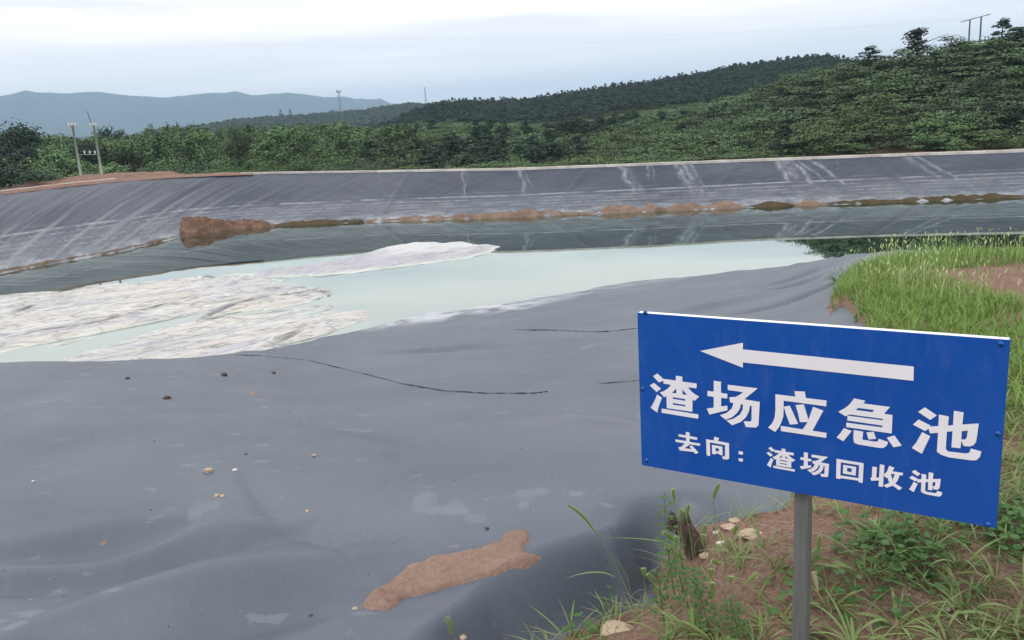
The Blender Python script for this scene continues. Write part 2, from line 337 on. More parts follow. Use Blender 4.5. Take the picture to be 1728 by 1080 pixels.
Vb, Fb, ab = compact(P.reshape(-1, 3), grid_faces(len(sR), nv), {'stain': stn.ravel(), 'clean': np.clip(.75+.35*fbm(S*.3, Vv*2, 3, 17), 0, 1).ravel()})
mesh_np('far_bank_sheet', Vb, Fb, LINER, LROOT, True, ab)
m_ = M('seam_dark', .6, .3); m_.base((.022, .026, .034)); SEAMM = m_.m
for nm, PL, wd in (('weld_seam', [(395, 599), (440, 600), (520, 608), (600, 627), (680, 648), (750, 660), (820, 664), (900, 664), (925, 661)], .010), ('weld_seam', [(870, 556), (940, 557), (1000, 560), (1040, 558), (1085, 553)], .014), ('weld_seam', [(1010, 648), (1050, 645), (1110, 640), (1160, 632)], .008)):
    Q = []
    for i in range(len(PL)-1):
        for t in np.linspace(0, 1, 24, endpoint=False): Q.append((PL[i][0]*(1-t)+PL[i+1][0]*t, PL[i][1]*(1-t)+PL[i+1][1]*t))
    W = []
    for x, y in Q:
        z = 1.9
        for _ in range(14): p = onz(x, y, z); z = .5*z+.5*float(liner_z(np.array([p[0]]), np.array([p[1]]))[0])
        W.append((p[0], p[1], z+.004))
    W = np.array(W); mb = MB(); mb.tube(W, .4*wd*np.clip(.75+fbm(np.arange(len(W))*.35, np.zeros(len(W)), 3, 5), .35, 1.5), 5); mb.build(nm, SEAMM, LROOT)

# ---------------------------------------------------------------- ground sheet, hills
def sky_tab(P): return np.array([azel(*p) for p in P]).T
FRONT = sky_tab([(-300, 262), (0, 258), (300, 246), (520, 236), (640, 222), (760, 206), (900, 205), (1000, 196), (1100, 182), (1200, 168), (1300, 140), (1350, 118), (1400, 103), (1500, 87), (1600, 70), (1728, 57), (1900, 45), (2200, 60)])
FD = np.array([azel(x, 200)[0] for x in (-300, 500, 900, 1200, 1430, 1728, 2200)]), np.array([80, 85, 95, 88, 61, 62, 62.])
RID2 = sky_tab([(-300, 262), (500, 236), (600, 226), (660, 206), (700, 187), (740, 173), (800, 170), (900, 166), (1000, 150), (1100, 137), (1200, 120), (1300, 106), (1345, 98), (1395, 94), (1440, 100), (1600, 110), (2200, 110)])
RID3 = sky_tab([(-300, 240), (200, 225), (340, 212), (400, 203), (470, 197), (540, 193), (600, 189), (640, 182), (690, 176), (740, 178), (800, 186), (900, 196), (1000, 205), (2200, 160)])
azR = np.arctan2(rimW[5:, 0], rimW[5:, 1]); dR = np.hypot(rimW[5:, 0], rimW[5:, 1]); zR = rimW[5:, 2]
AZ = lambda px: azel(px, 230)[0]
def top_cap(a, d):      # vegetation behind the bank is not seen in the water except at the right
    dr = np.interp(a, azR, dR); zr = np.interp(a, azR, zR); ex_ = np.interp(a, [AZ(1270), AZ(1300), AZ(1360), AZ(1385), AZ(1440)], [0, .012, .014, .03, .2])
    return -4+((zr+4)/dr-.002+ex_)*d
def ground_z(x, y):
    d = np.hypot(x, y); a = np.arctan2(x, y); dr = np.interp(a, azR, dR); zr = np.interp(a, azR, zR)
    zf = 4+np.interp(a, *FRONT)*np.interp(a, *FD)-1.5; Df = np.interp(a, *FD)
    lo = np.interp(a, [azel(500, 200)[0], azel(900, 200)[0]], [0.2, 0.4]); lo = lo+1.0*smooth((a-AZ(1280))/(AZ(1450)-AZ(1280)))
    base = zr+(lo-zr)*smooth((d-dr-1.2)/7)
    s = np.clip((d-dr-3)/(Df-dr-3), 0, 1); front = base+(zf-base)*np.interp(s, [0, .3, .6, .85, 1], [0, .24, .60, .90, 1.0])
    z = np.where(d < dr, np.minimum(2.1, zr+.3), front)
    after = smooth((d-Df)/40); z = np.where(d > Df, zf+(np.minimum(zf, 1.0+.3*zf)-zf)*after, z)
    z2 = 4+np.interp(a, *RID2)*250-2.0; s2 = smooth((d-120)/130); z = np.where(d > Df, z+(np.maximum(z2, z)-z)*s2*(d < 250)+np.where(d >= 250, (z2-z)*(1-smooth((d-250)/80)), 0)*(z2 > z), z)
    z3 = 4+np.interp(a, *RID3)*600-4.0; s3 = smooth((d-340)/260); z = np.where((d > 340) & (d <= 600), z+(np.maximum(z3, z)-z)*s3, z)
    z = np.where(d > 600, 1+(np.maximum(z3, 1)-1)*(1-smooth((d-600)/250)), z)
    z = z+np.where(d > dr+6, np.clip((d-dr-6)/20, 0, 1)*fbm(x*.06, y*.06, 3, 13)*.8, 0)
    return z
na = 500; az = np.linspace(-math.pi, math.pi, na+1); az = np.sign(az)*np.abs(az/math.pi)**1.5*math.pi
rr = np.concatenate([np.geomspace(.3, 20, 40), np.linspace(20.5, 70, 110), np.geomspace(70.6, 9000, 170)])
A, D = np.meshgrid(az, rr, indexing='ij'); X = D*np.sin(A); Y = D*np.cos(A)
Z = ground_z(X, Y); far = D > 16
Zb = np.where(Y < 5, 2.0, Z); sp = sdist(X, Y, pondP); Z = np.where(D < 22, 2.0, Z); Z = np.where((Y < 5) & (D > 22), 1.8, Z)
Z = np.where(sp > -.5, np.minimum(Z, np.where(D > 20, Z, 2.0))-.12-np.clip((sp+.5)*.9, 0, 4), Z)
m_ = M('ground_earth', .95, .1); v_ = m_.coord(); m_.base(m_.ramp(m_.noise(v_, .35, 6, .65), [(.35, (.035, .05, .02)), (.55, (.05, .065, .028)), (.7, (.13, .085, .055))]))
tag(mesh_np('ground', np.stack([X, Y, Z], -1).reshape(-1, 3), grid_faces(na+1, len(rr)), m_.m, None, True), kind='structure')

# far blue mountains: a real range about 3 km away
MT = sky_tab([(-600, 175), (-250, 168), (-80, 172), (0, 162), (20, 158), (45, 155), (70, 157), (120, 158), (150, 155), (190, 159), (240, 163), (283, 166), (320, 160), (350, 158), (375, 157), (398, 154), (425, 162), (450, 160), (490, 157), (520, 161), (548, 165), (580, 164), (600, 167), (618, 168), (640, 167), (655, 174), (680, 186), (760, 200), (900, 206), (2000, 150)])
az = np.linspace(-.95, .12, 520); dd = np.linspace(2300, 4300, 60); A, D = np.meshgrid(az, dd, indexing='ij')
pk = 4+np.interp(A, *MT)*3200; X = D*np.sin(A); Y = D*np.cos(A)
prof = smooth((D-2300)/900)*np.where(D > 3200, 1-.8*smooth((D-3200)/1100), 1)
Z = -5+(pk+5)*prof*(1-.16*np.abs(fbm(X*.004, Y*.004, 4, 3))*(1-smooth((D-2900)/300)))+6*fbm(X*.02, Y*.02, 3, 8)*(D > 2500)
m_ = M('mountain_forest', .95, .05); m_.base(m_.ramp(m_.noise(m_.coord(), .012, 6, .6), [(.3, (.03, .05, .03)), (.7, (.05, .075, .04))]))
tag(mesh_np('mountains', np.stack([X, Y, Z], -1).reshape(-1, 3), grid_faces(520, 60), m_.m, None, True), kind='structure')

# ---------------------------------------------------------------- water
m_ = M('milky_green_water', .03, .5); g = m_.noise(m_.coord((.25, .6, 1)), 1.0, 5, .6, .8)
m_.base(m_.ramp(g, [(.3, (.016, .046, .036)), (.7, (.026, .060, .048))])); m_.b.inputs['IOR'].default_value = 1.33
gl = m_.n('ShaderNodeBsdfGlossy'); gl.inputs['Roughness'].default_value = .015; gl.inputs['Color'].default_value = (.67, .755, .71, 1)
bp = m_.n('ShaderNodeBump'); bp.inputs['Strength'].default_value = .012; bp.inputs['Distance'].default_value = .02; m_.l(m_.noise(m_.coord((1, 1, 1)), 2.2, 3), bp.inputs['Height']); m_.l(bp.outputs[0], gl.inputs['Normal'])
fr = m_.n('ShaderNodeFresnel'); fr.inputs[0].default_value = 1.9
ms = m_.n('ShaderNodeMixShader'); fac = m_.mr(fr.outputs[0], 0, .55, .1, .86); m_.l(fac, ms.inputs[0]); m_.l(m_.b.outputs[0], ms.inputs[1]); m_.l(gl.outputs[0], ms.inputs[2]); m_.l(ms.outputs[0], m_.o.inputs[0])
mb = MB(); mb.add([(-30, -5, 0), (48, -5, 0), (48, 56, 0), (-30, 56, 0)], [[0, 1, 2, 3]]); tag(mb.build('water', m_.m), kind='structure')

# ---------------------------------------------------------------- liner blisters rising through the water, crusted with scum
def scum_material():
    m = M('scum_crusted_liner', .6, .35); ang = BANG
    v = m.coord((1, 1, 1), (0, 0, ang)); vs = m.n('ShaderNodeMapping'); vs.inputs['Scale'].default_value = (1.0, .20, 1); m.l(v, vs.inputs[0]); vs = vs.outputs[0]
    n1 = m.noise(vs, 1.5, 8, .68, .9); n2 = m.noise(vs, 4.5, 8, .7, 1.2); n3 = m.noise(vs, .7, 5, .6, .5)
    n5 = m.noise(m.coord((1, .45, 1), (0, 0, ang+.6)), 1.1, 7, .7, 1.0)
    c = m.ramp(n1, [(.26, (.24, .25, .31)), (.38, (.42, .43, .48)), (.46, (.58, .58, .57)), (.54, (.57, .55, .50)), (.60, (.63, .63, .61)), (.68, (.46, .48, .52)), (.76, (.31, .33, .39))])
    c = m.mix(m.mr(n5, .54, .62, 0, .5), c, (.58, .51, .43)); c = m.mix(m.mr(n5, .36, .44, .6, 0), c, (.62, .66, .68))
    c = m.mix(m.mr(n2, .61, .66, 0, .65), c, (.50, .53, .36)); c = m.mix(m.mr(n2, .38, .33, 0, .7), c, (.34, .35, .42))
    for sc_, rt_, sd2 in ((1.3, .25, .018), (2.6, -.2, .022), (.8, .7, .012), (3.4, .05, .03)):
        vv_ = m.n('ShaderNodeMapping'); vv_.inputs['Scale'].default_value = (1, .13, 1); m.l(m.coord((1, 1, 1), (0, 0, ang+rt_)), vv_.inputs[0]); q_ = m.noise(vv_.outputs[0], sc_*1.4, 3, .5, .6)
        ab = m.math('ABSOLUTE', m.math('SUBTRACT', q_, .5), 0); c = m.mix(m.mr(ab, 0, sd2, .65, 0), c, (.20, .21, .22))
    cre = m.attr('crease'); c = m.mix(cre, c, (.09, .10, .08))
    lil = m.attr('lilac'); c = m.mix(m.math('MULTIPLY', lil, m.mr(n2, .35, .6, .45, .9)), c, (.30, .31, .40))
    edge = m.attr('edge'); c = m.mix(m.math('MULTIPLY', edge, m.mr(n1, .3, .6, .4, 1.)), c, (.60, .66, .58))
    pe = m.attr('pale'); c = m.mix(pe, c, (.60, .63, .62))
    m.base(c); m.bump(m.math('ADD', n1, m.math('MULTIPLY', n2, .6)), .8, .07); return m.m
pa = onz(200, 575, 0); pb = onz(545, 505, 0); BANG = math.atan2(pb[0]-pa[0], pb[1]-pa[1])
SCUM = scum_material()
BL = [('A', [(-420, 530), (-80, 505), (0, 496), (120, 485), (215, 474), (330, 464), (420, 466), (500, 473), (545, 482), (560, 492), (545, 508), (480, 520), (350, 532), (290, 540), (200, 560), (110, 582), (50, 592), (-80, 606), (-420, 615)], .10),
      ('B', [(55, 616), (110, 597), (190, 577), (270, 550), (350, 537), (460, 524), (545, 512), (610, 514), (638, 521), (628, 538), (590, 553), (540, 570), (470, 580), (400, 620), (250, 650), (100, 650)], .10),
      ('C', [(310, 463), (400, 459), (480, 452), (540, 444), (590, 431), (640, 417), (700, 409), (770, 406.5), (830, 410), (850, 415), (835, 425), (790, 436), (700, 448), (600, 460), (540, 466), (420, 468)], .16)]
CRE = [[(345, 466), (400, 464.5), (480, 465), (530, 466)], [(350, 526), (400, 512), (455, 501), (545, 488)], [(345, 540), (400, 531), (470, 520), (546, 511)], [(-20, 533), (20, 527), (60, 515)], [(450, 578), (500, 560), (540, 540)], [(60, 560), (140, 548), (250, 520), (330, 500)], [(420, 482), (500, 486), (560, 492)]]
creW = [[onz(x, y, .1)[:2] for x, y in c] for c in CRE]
BROOT = empty('liner_blisters', (-8, 18, 0), 'pale scum crusted folds of liner bulging through the milky water at left', 'floating liner')
dirx, diry = math.sin(BANG), math.cos(BANG)
for nm, PL, hh in BL:
    Wp = np.array([onz(x, y, .03)[:2] for x, y in PL]); x0, y0 = Wp.min(0)-.6; x1, y1 = Wp.max(0)+.6
    st_ = .06; nx, ny = int((x1-x0)/st_), int((y1-y0)/st_); X, Y = np.meshgrid(np.linspace(x0, x1, nx), np.linspace(y0, y1, ny), indexing='ij')
    sd = sdist(X, Y, Wp); u = X*diry-Y*dirx; w2 = X*dirx+Y*diry
    wr = fbm(u*1.6, w2*.25, 4, 101); rg = 1-np.abs(fbm(u*1.1+.3*wr, w2*.16, 3, 107))*3
    Z = -.05+hh*smooth((sd+.15*wr+.12)/.9)*(.75+.35*wr)+.05*np.clip(rg, -.5, 1)*smooth(sd/.4)+.03*np.clip(1-np.abs(fbm(u*3.2+w2*.5, w2*.8, 3, 115))*3, 0, 1)+.015*fbm(u*6, w2*2.2, 3, 111)
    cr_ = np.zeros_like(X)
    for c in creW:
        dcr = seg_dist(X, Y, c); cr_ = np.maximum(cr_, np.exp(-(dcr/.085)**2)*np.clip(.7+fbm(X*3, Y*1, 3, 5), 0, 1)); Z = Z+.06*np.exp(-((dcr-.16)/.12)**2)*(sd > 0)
    edge = np.exp(-(np.maximum(Z, 0)/.035)**2)*(1. if nm == 'C' else .35)
    lil = np.full(X.shape, .7 if nm == 'C' else 0.)
    pale = np.full(X.shape, 0.)
    if nm == 'C':
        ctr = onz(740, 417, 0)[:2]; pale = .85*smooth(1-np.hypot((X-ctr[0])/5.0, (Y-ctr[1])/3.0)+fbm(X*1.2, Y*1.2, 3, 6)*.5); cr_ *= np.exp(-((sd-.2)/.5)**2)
    else: lil = .35*smooth((fbm(u*.7, w2*.2, 3, 121)-.05)/.3)
    V, Fc, at = compact(np.stack([X, Y, Z], -1).reshape(-1, 3), grid_faces(nx, ny, (Z > -.03) & (sd > -.5)), {'crease': cr_.ravel(), 'edge': edge.ravel(), 'lilac': lil.ravel(), 'pale': pale.ravel()})
    V[:, :] -= np.array([-8, 18, 0], np.float32)
    mesh_np('blister_fold', V, Fc, SCUM, BROOT, True, at)

# ---------------------------------------------------------------- soil and silt along the far toe
def toe_strip(name, pxs, mat, hfun, wfun, label, cat, seed, kind=None, lift=0.02):
    s0, s1 = s_at(pxs[0]), s_at(pxs[1]); i0, i1 = np.searchsorted(sR, s0), np.searchsorted(sR, s1); n = i1-i0; nvv = 34
    w = np.linspace(-1, 1, nvv); Sx, Wx = np.meshgrid(sR[i0:i1], w, indexing='ij')
    t = (Sx-s0)/(s1-s0); env = smooth((Sx-s0)/(.15 if name == 'soil_pile' else .7))*smooth((s1-Sx)/.9)
    hgt = hfun(t, Sx)*env; wd = wfun(t)*env+.05
    dirv = (RR-TT)[i0:i1]; hz = np.linalg.norm(dirv[:, :2], axis=1); un = dirv/hz[:, None]
    along = (Wx+.30)*wd*(1+.25*fbm(Sx*1.5, Wx, 2, seed))
    Pp = TT[i0:i1][:, None, :]+un[:, None, :]*along[..., None]
    surf = np.where(along > 0, un[:, None, 2]*along, un[:, None, 2]*along)
    prof = np.clip(1-np.abs(Wx)**2.2, 0, 1); nn = fbm(Sx*2.4, along*3, 4, seed+3)
    Pp[:, :, 2] = surf+.035-.12*(1-prof)+hgt*prof*(.75+.8*nn)+lift*prof+.045*fbm(Sx*6, along*7, 4, seed+5)*prof+(.13*np.maximum(fbm(Sx*14, along*14, 3, seed+9), 0) if name == 'soil_pile' else 0)*prof
    o = mesh_np(name, Pp.reshape(-1, 3), grid_faces(n, nvv), mat, None, False); tag(o, label, cat, None, kind); return o
toe_strip('soil_pile', (302, 470), SOIL3, lambda t, s: 0.30*np.interp(t, [0, .08, .2, .45, .7, 1], [.5, .8, 1, .55, .5, .3]), lambda t: np.interp(t, [0, .15, .5, 1], [1.6, 1.55, .6, .3]), 'reddish brown rubble heap sliding into the water at the far corner', 'soil pile', 5)
toe_strip('silt_bank', (455, 620), MUD, lambda t, s: 0.09*np.clip(vnoise(s*.9, s*0, 3)*2-.4, 0.1, 1.4), lambda t: 0.16+.16*vnoise(t*12, t*0, 2), 'dark brown silt humps at the waterline right of the rubble heap', 'silt bank', 15)
toe_strip('clay_bank', (612, 1262), CLAY, lambda t, s: 0.055*np.clip(vnoise(s*.9, s*0, 4)*2.4-.7, 0.05, 1.5)*(.5+vnoise(s*3.1, s*0, 14)), lambda t: 0.07+.26*np.clip(vnoise(t*31, t*0, 6)*2-.6, 0, 1), 'pinkish clay ledge along the waterline below the middle of the far bank', 'clay bank', 25)
toe_strip('silt_bank', (1262, 1345), MUD, lambda t, s: 0.09*np.interp(t, [0, .3, .8, .95, 1], [.2, .5, 1.1, .8, .2]), lambda t: 0.22+0*t, 'short olive brown silt hump at the far waterline, left of the white clay spill', 'silt bank', 35)
toe_strip('clay_bank', (1340, 1400), CLAY, lambda t, s: .04+0*t, lambda t: .28+0*t, 'short pale clay spill between two olive silt humps at the far waterline', 'clay bank', 37)
toe_strip('silt_bank', (1392, 1860), MUD, lambda t, s: 0.055*np.clip(vnoise(s*.8, s*0, 8)*2-.4, 0.08, 1.4)*(.5+vnoise(s*3.1, s*0, 18)), lambda t: 0.08+.13*vnoise(t*30, t*0, 3), 'long olive brown silt ledge along the waterline at the right end', 'silt bank', 45)
toe_strip('silt_bank', (-150, 300), SOILT, lambda t, s: .03+.05*vnoise(s*2, s*0, 9), lambda t: .10+0*t, 'thin tan silt line along the foot of the left bank', 'silt bank', 55)

# ---------------------------------------------------------------- concrete kerb, soil verge behind the rim
def rim_band(name, pxs, off0, off1, z0, z1, mat, label, cat, noise=0, kind=None, nw=4):
    s0, s1 = s_at(pxs[0]) if pxs[0] is not None else sR[0], s_at(pxs[1]) if pxs[1] is not None else sR[-1]
    i0, i1 = np.searchsorted(sR, s0), np.searchsorted(sR, s1); idx = np.arange(i0, i1, 2); o = (RR-TT)[idx]; o[:, 2] = 0; o /= np.linalg.norm(o, axis=1)[:, None]
    if noise == 0: prof = [(off0, z0-.15), (off0, z1), (off1, z1), (off1, z0-.15)]
    else: prof = [(off0+(off1-off0)*k/(nw-1), z0+(z1-z0)*math.sin(math.pi*k/(nw-1))) for k in range(nw)]
    Pp = np.stack([RR[idx]+o*a+np.array([0, 0, b]) for a, b in prof], 1)
    if noise: Pp[:, 1:, 2] += noise*fbm(Pp[:, 1:, 0]*1.1, Pp[:, 1:, 1]*1.1, 4, 33)
    ob = mesh_np(name, Pp.reshape(-1, 3), grid_faces(len(idx), len(prof)), mat); tag(ob, label, cat, None, kind); return ob
rim_band('concrete_kerb', (405, None), -.05, .32, 0, .07, CONC, 'long pale concrete kerb capping the far bank from the corner to the right edge', 'kerb')
rim_band('concrete_kerb', (None, 200), .35, .95, 0, .12, CONC, 'short white concrete kerb on the left bank beside the bare red soil', 'kerb')
rim_band('soil_verge', (None, 430), -.25, .95, -.04, .08, SOIL, 'bare red soil verge behind the left bank kerb', 'verge', .08, 'structure', 10)
rim_band('soil_verge', (430, None), .4, 2.2, -.05, .02, SOIL, 'soil verge', 'verge', .05, 'structure', 6)
c = onz(175, 302, 2.6); MX, MY = np.meshgrid(np.linspace(-1, 1, 70), np.linspace(-1, 1, 40), indexing='ij'); mz = np.clip(1-(MX**2+MY**2), 0, 1)**.8
mo = mesh_np('soil_mound', np.stack([c[0]-1.5+MX*5.5, c[1]+3.5+MY*2.6+MX*3.0, 1.95+.95*mz*(.8+.35*fbm(MX*4, MY*3, 4, 7))], -1).reshape(-1, 3), grid_faces(70, 40), SOIL); tag(mo, 'low red earth mound behind the left bank, under the bushes', 'earth mound')

# ---------------------------------------------------------------- near soil bank
nx, ny = 560, 700; gx = np.concatenate([np.linspace(-1.3, 3.4, 400), np.linspace(3.42, 16, 160)]); gy = np.concatenate([np.linspace(-3, 1.2, 40), np.linspace(1.22, 4.6, 340), np.linspace(4.62, 12, 320)])
X, Y = np.meshgrid(gx, gy, indexing='ij'); sdS = sdist(X, Y, soilP)
def soil_top(x, y, sd):
    b = liner_z(x, y, False)+trench(x, y, np.minimum(sd, 0))
    return b
def soil_z(x, y):
    sd = sdist(x, y, soilP)+.06*fbm(x*4, y*4, 4, 77)
    b = liner_z(x, y, False)-TRD*nearf(x)*(1-.60*smooth(sd/.9))
    g = np.where(sd > 0, .085*smooth(sd/.12)+.05*smooth(sd/.6), sd*1.2)
    b = b-.15*smooth((2.75-y)/.6)*smooth((sd-.05)/.35)
    return b-.012+g+np.where(sd > 0, .03*fbm(x*1.7, y*1.7, 4, 80)*smooth(sd/.2)+.010*fbm(x*14, y*14, 4, 83), 0)
Z = soil_z(X, Y)
V, Fc, _ = compact(np.stack([X, Y, Z], -1).reshape(-1, 3), grid_faces(nx, ny, sdS > -.22))
tag(mesh_np('soil_bank', V, Fc, SOIL, None, True), 'bare reddish soil of the near bank', None, None, 'structure')

def hit(px, py, fn): return march(px, py, fn)
def both(x, y): return np.maximum(soil_z(x, y), liner_z(x, y)+trench(x, y, sdist(x, y, soilP)))
lz = lambda x, y: liner_z(x, y)+trench(x, y, sdist(x, y, soilP))

# mud patch and small mud spots on the liner
def mud_patch(name, PL, th, label, seed, st_=.008):
    W = np.array([hit(x, y, lz)[:2] for x, y in PL]); x0, y0 = W.min(0)-.05; x1, y1 = W.max(0)+.05
    nx, ny = int((x1-x0)/st_), int((y1-y0)/st_); X, Y = np.meshgrid(np.linspace(x0, x1, nx), np.linspace(y0, y1, ny), indexing='ij')
    sd = sdist(X, Y, W)+.012*fbm(X*22, Y*22, 3, seed); Z = lz(X, Y)+th*smooth((sd+.004)/.022)-.003+.0035*fbm(X*30, Y*30, 4, seed+2)*smooth(sd/.03)
    if th > .012:
        for c in ([(655, 1003), (700, 1004), (712, 1002), (735, 1000)], [(658, 1020), (675, 1014), (690, 1008)]):
            cw = [hit(x, y, lz)[:2] for x, y in c]; Z = Z-.012*np.exp(-(seg_dist(X, Y, cw)/.008)**2)
        for c in ((698, 988), (763, 968)):
            cw = hit(*c, lz); Z = Z-.010*np.exp(-(np.hypot(X-cw[0], Y-cw[1])/.022)**2)
    V, Fc, _ = compact(np.stack([X, Y, Z], -1).reshape(-1, 3), grid_faces(nx, ny, sd > -.008)); tag(mesh_np(name, V, Fc, SOIL2, None, True), label, 'mud patch')
mud_patch('mud_patch', [(612, 1022), (618, 1010), (632, 995), (648, 987), (656, 982), (668, 970), (690, 957), (715, 946), (745, 937), (775, 933), (810, 927), (845, 915), (850, 905), (852, 899), (875, 895), (893, 896), (895, 907), (884, 922), (886, 932), (905, 938), (912, 944), (898, 955), (860, 965), (820, 974), (790, 983), (760, 990), (725, 1003), (700, 1009), (680, 1013), (668, 1025), (650, 1032), (630, 1031)], .018, 'large dried red mud patch shaped like a fish on the near liner', 3)
mud_patch('mud_patch', [(163, 921), (168, 914), (178, 911), (187, 912), (184, 918), (174, 924)], .006, 'small faint red mud spot on the liner at lower left', 13, .004)
mud_patch('mud_patch', [(421, 662), (428, 659), (437, 661), (438, 665), (428, 666)], .010, 'tiny red mud crumb on the liner below the weld seam start', 23, .006)

# loose stones
def stone(px, py, wpx, hpx, mat, label, cat='stone', fn=both, seed=0, flat=.6, name='stone'):
    p = hit(px, py, fn); dist = np.linalg.norm(p-EYE); wx = wpx*dist/FPX/2; r = np.random.default_rng(seed)
    import bmesh
    bm = bmesh.new(); bmesh.ops.create_icosphere(bm, subdivisions=3, radius=1)
    for v in bm.verts: 
        c = v.co; n = 1+.32*float(fbm(np.array([c.x*1.3+seed]), np.array([c.y*1.3+c.z*1.7]), 3, seed)[0])
        v.co = Vector((c.x*n*wx, c.y*n*wx*.8, max(c.z, -.5)*n*wx*flat))
    for k in range(6):   # chipped planes
        nrm = Vector(r.normal(size=3)).normalized(); lim = wx*(.62+.2*r.random())
        for v in bm.verts:
            q = Vector((v.co.x, v.co.y/.8, v.co.z/flat)); dd_ = q.dot(nrm)-lim
            if dd_ > 0: q -= nrm*dd_; v.co = Vector((q.x, q.y*.8, q.z*flat))
    me = bpy.data.meshes.new(name); bm.to_mesh(me); bm.free(); me.materials.append(mat)
    o = bpy.data.objects.new(name, me); COL.objects.link(o); o.location = (p[0], p[1], p[2]+wx*flat*.35); o.rotation_euler = (0, 0, r.uniform(-.4, .4)); tag(o, label, cat); return o
stone(352, 797, 15, 12, ROCK, 'round tan stone on the liner, largest of the loose stones there', fn=lz, seed=1, flat=.8)
stone(397, 795, 10, 5, ROCKW, 'small whitish chip just right of the round tan stone', fn=lz, seed=2)
stone(366, 837, 9, 7, ROCK, 'small tan pebble below the round tan stone, left one of a touching pair', fn=lz, seed=3)
stone(375, 838, 9, 5, ROCK, 'small flat tan pebble, right one of a touching pair', fn=lz, seed=4, flat=.5)
stone(530, 770, 8, 5, ROCK, 'small yellowish pebble alone on the middle of the liner', fn=lz, seed=5)
stone(281, 673, 13, 5, ROCKD, 'dark flat clod lying on the upper left liner', 'clod', fn=lz, seed=6, name='clod')
stone(378, 634, 12, 5, ROCKD, 'dark brown clod near the crest of the liner', 'clod', fn=lz, seed=7, name='clod')
stone(462, 630, 8, 4, ROCKD, 'small black clod right of the dark brown clod near the crest', 'clod', fn=lz, seed=8, name='clod')
stone(216, 639, 7, 4, ROCKD, 'small black clod left of the dark brown clod near the crest', 'clod', fn=lz, seed=9, name='clod')
stone(415, 767, 5, 4, ROCKD, 'tiny dark pebble above the whitish chip', fn=lz, seed=10)
stone(519, 863, 7, 4, ROCK, 'small orange tan chip where two liner creases meet', fn=lz, seed=11)
stone(822, 893, 9, 6, ROCKD, 'dark pebble on the liner left of the tail of the mud patch', fn=lz, seed=12)
stone(600, 1028, 9, 8, ROCK, 'brown pebble at the nose of the mud patch', fn=lz, seed=13)
stone(525, 1040, 7, 6, ROCKD, 'dark pebble on the liner left of the mud patch nose', fn=lz, seed=14)
stone(56, 813, 6, 4, ROCKW, 'tiny white pebble near the left edge on the liner', fn=lz, seed=15)
stone(780, 1078, 16, 12, ROCK, 'tan stone under the lone foxtail at the bottom edge', fn=lz, seed=16)
stone(1241, 881, 20, 11, ROCK, 'cream flat stone on the soil edge, topmost of the cluster', seed=21, flat=.5)
stone(1232, 891, 28, 12, ROCK, 'thin tan slab under the cream stone at the soil edge', seed=22, flat=.3)
stone(1268, 906, 42, 20, ROCK, 'broad cream rock on the soil below the sign, largest there', seed=23, flat=.4)
stone(1209, 900, 12, 7, ROCKW, 'small white chip left of the cream flat stones', seed=24, flat=.5)
stone(1217, 919, 16, 9, ROCKW, 'pale pointed chip below the small white chip', seed=25, flat=.5)
stone(1190, 940, 20, 9, ROCK, 'small tan stone in front of the broken stump', seed=26, flat=.4)
stone(1131, 927, 18, 9, SOIL2, 'pinkish clod left of the broken stump', 'clod', seed=27, flat=.5, name='clod')
stone(1040, 1064, 62, 20, ROCK, 'long pale rock at the bottom edge beside the dark liner fold', seed=28, flat=.14)
stone(1275, 976, 10, 6, ROCK, 'tiny tan pebble on bare soil left of the post', seed=29)
stone(1385, 1068, 30, 26, SOIL2, 'brown clod on the soil just right of the sign post foot', 'clod', seed=30, flat=.8, name='clod')
stone(1600, 1030, 10, 6, ROCKW, 'small white pebble in the weeds at lower right', seed=31)

# fine grit scattered on liner and soil
def grit(name, pts, r0, r1, mat, label, seed):
    r = np.random.default_rng(seed); n = len(pts); sz = r.uniform(r0, r1, n)*r.uniform(.4, 1, n); base = np.array([[1, 0, 0], [-.5, .87, 0], [-.5, -.87, 0], [0, 0, .9], [.2, .1, -.5]])
    a = r.uniform(0, 6.28, n); V = np.repeat(base[None], n, 0); x = V[..., 0]*np.cos(a)[:, None]-V[..., 1]*np.sin(a)[:, None]; y = V[..., 0]*np.sin(a)[:, None]+V[..., 1]*np.cos(a)[:, None]
    V = np.stack([x, y, V[..., 2]], -1)*sz[:, None, None]*r.uniform(.6, 1.3, (n, 1, 3))+pts[:, None, :]
    Fc = (np.array([[0, 1, 3], [1, 2, 3], [2, 0, 3]])[None]+np.arange(n)[:, None, None]*5).reshape(-1, 3)
    tag(mesh_np(name, V.reshape(-1, 3), Fc, mat), label, None, None, 'stuff')
def scatter(n, poly_or_fn, x0, x1, y0, y1, zf, r):
    x = r.uniform(x0, x1, n); y = r.uniform(y0, y1, n); k = poly_or_fn(x, y); x, y = x[k], y[k]; return np.stack([x, y, zf(x, y)], -1)
r_ = np.random.default_rng(5)
P1 = scatter(2200, lambda x, y: (sdist(x, y, soilP) < -.05) & (np.hypot(x, y) < 9.5) & (vnoise(x*.8, y*.8, 6) > .35), -6, 2.5, 1.6, 9, lz, r_)
grit('liner_grit', P1[:1100], .002, .007, ROCKD, 'dark grit scattered over the liner', 1); grit('liner_grit', P1[1100:], .0015, .0045, ROCKW, 'white grit specks scattered over the liner', 2)
P2 = scatter(9000, lambda x, y: (sdist(x, y, soilP) > .02), -.2, 4.5, 1.4, 5.5, soil_z, r_)
grit('soil_crumbs', P2[:4200], .003, .012, SOIL2, 'crumbs of red soil on the near bank', 3); grit('soil_crumbs', P2[4200:], .002, .007, ROCK, 'pale stone crumbs on the near bank', 4)

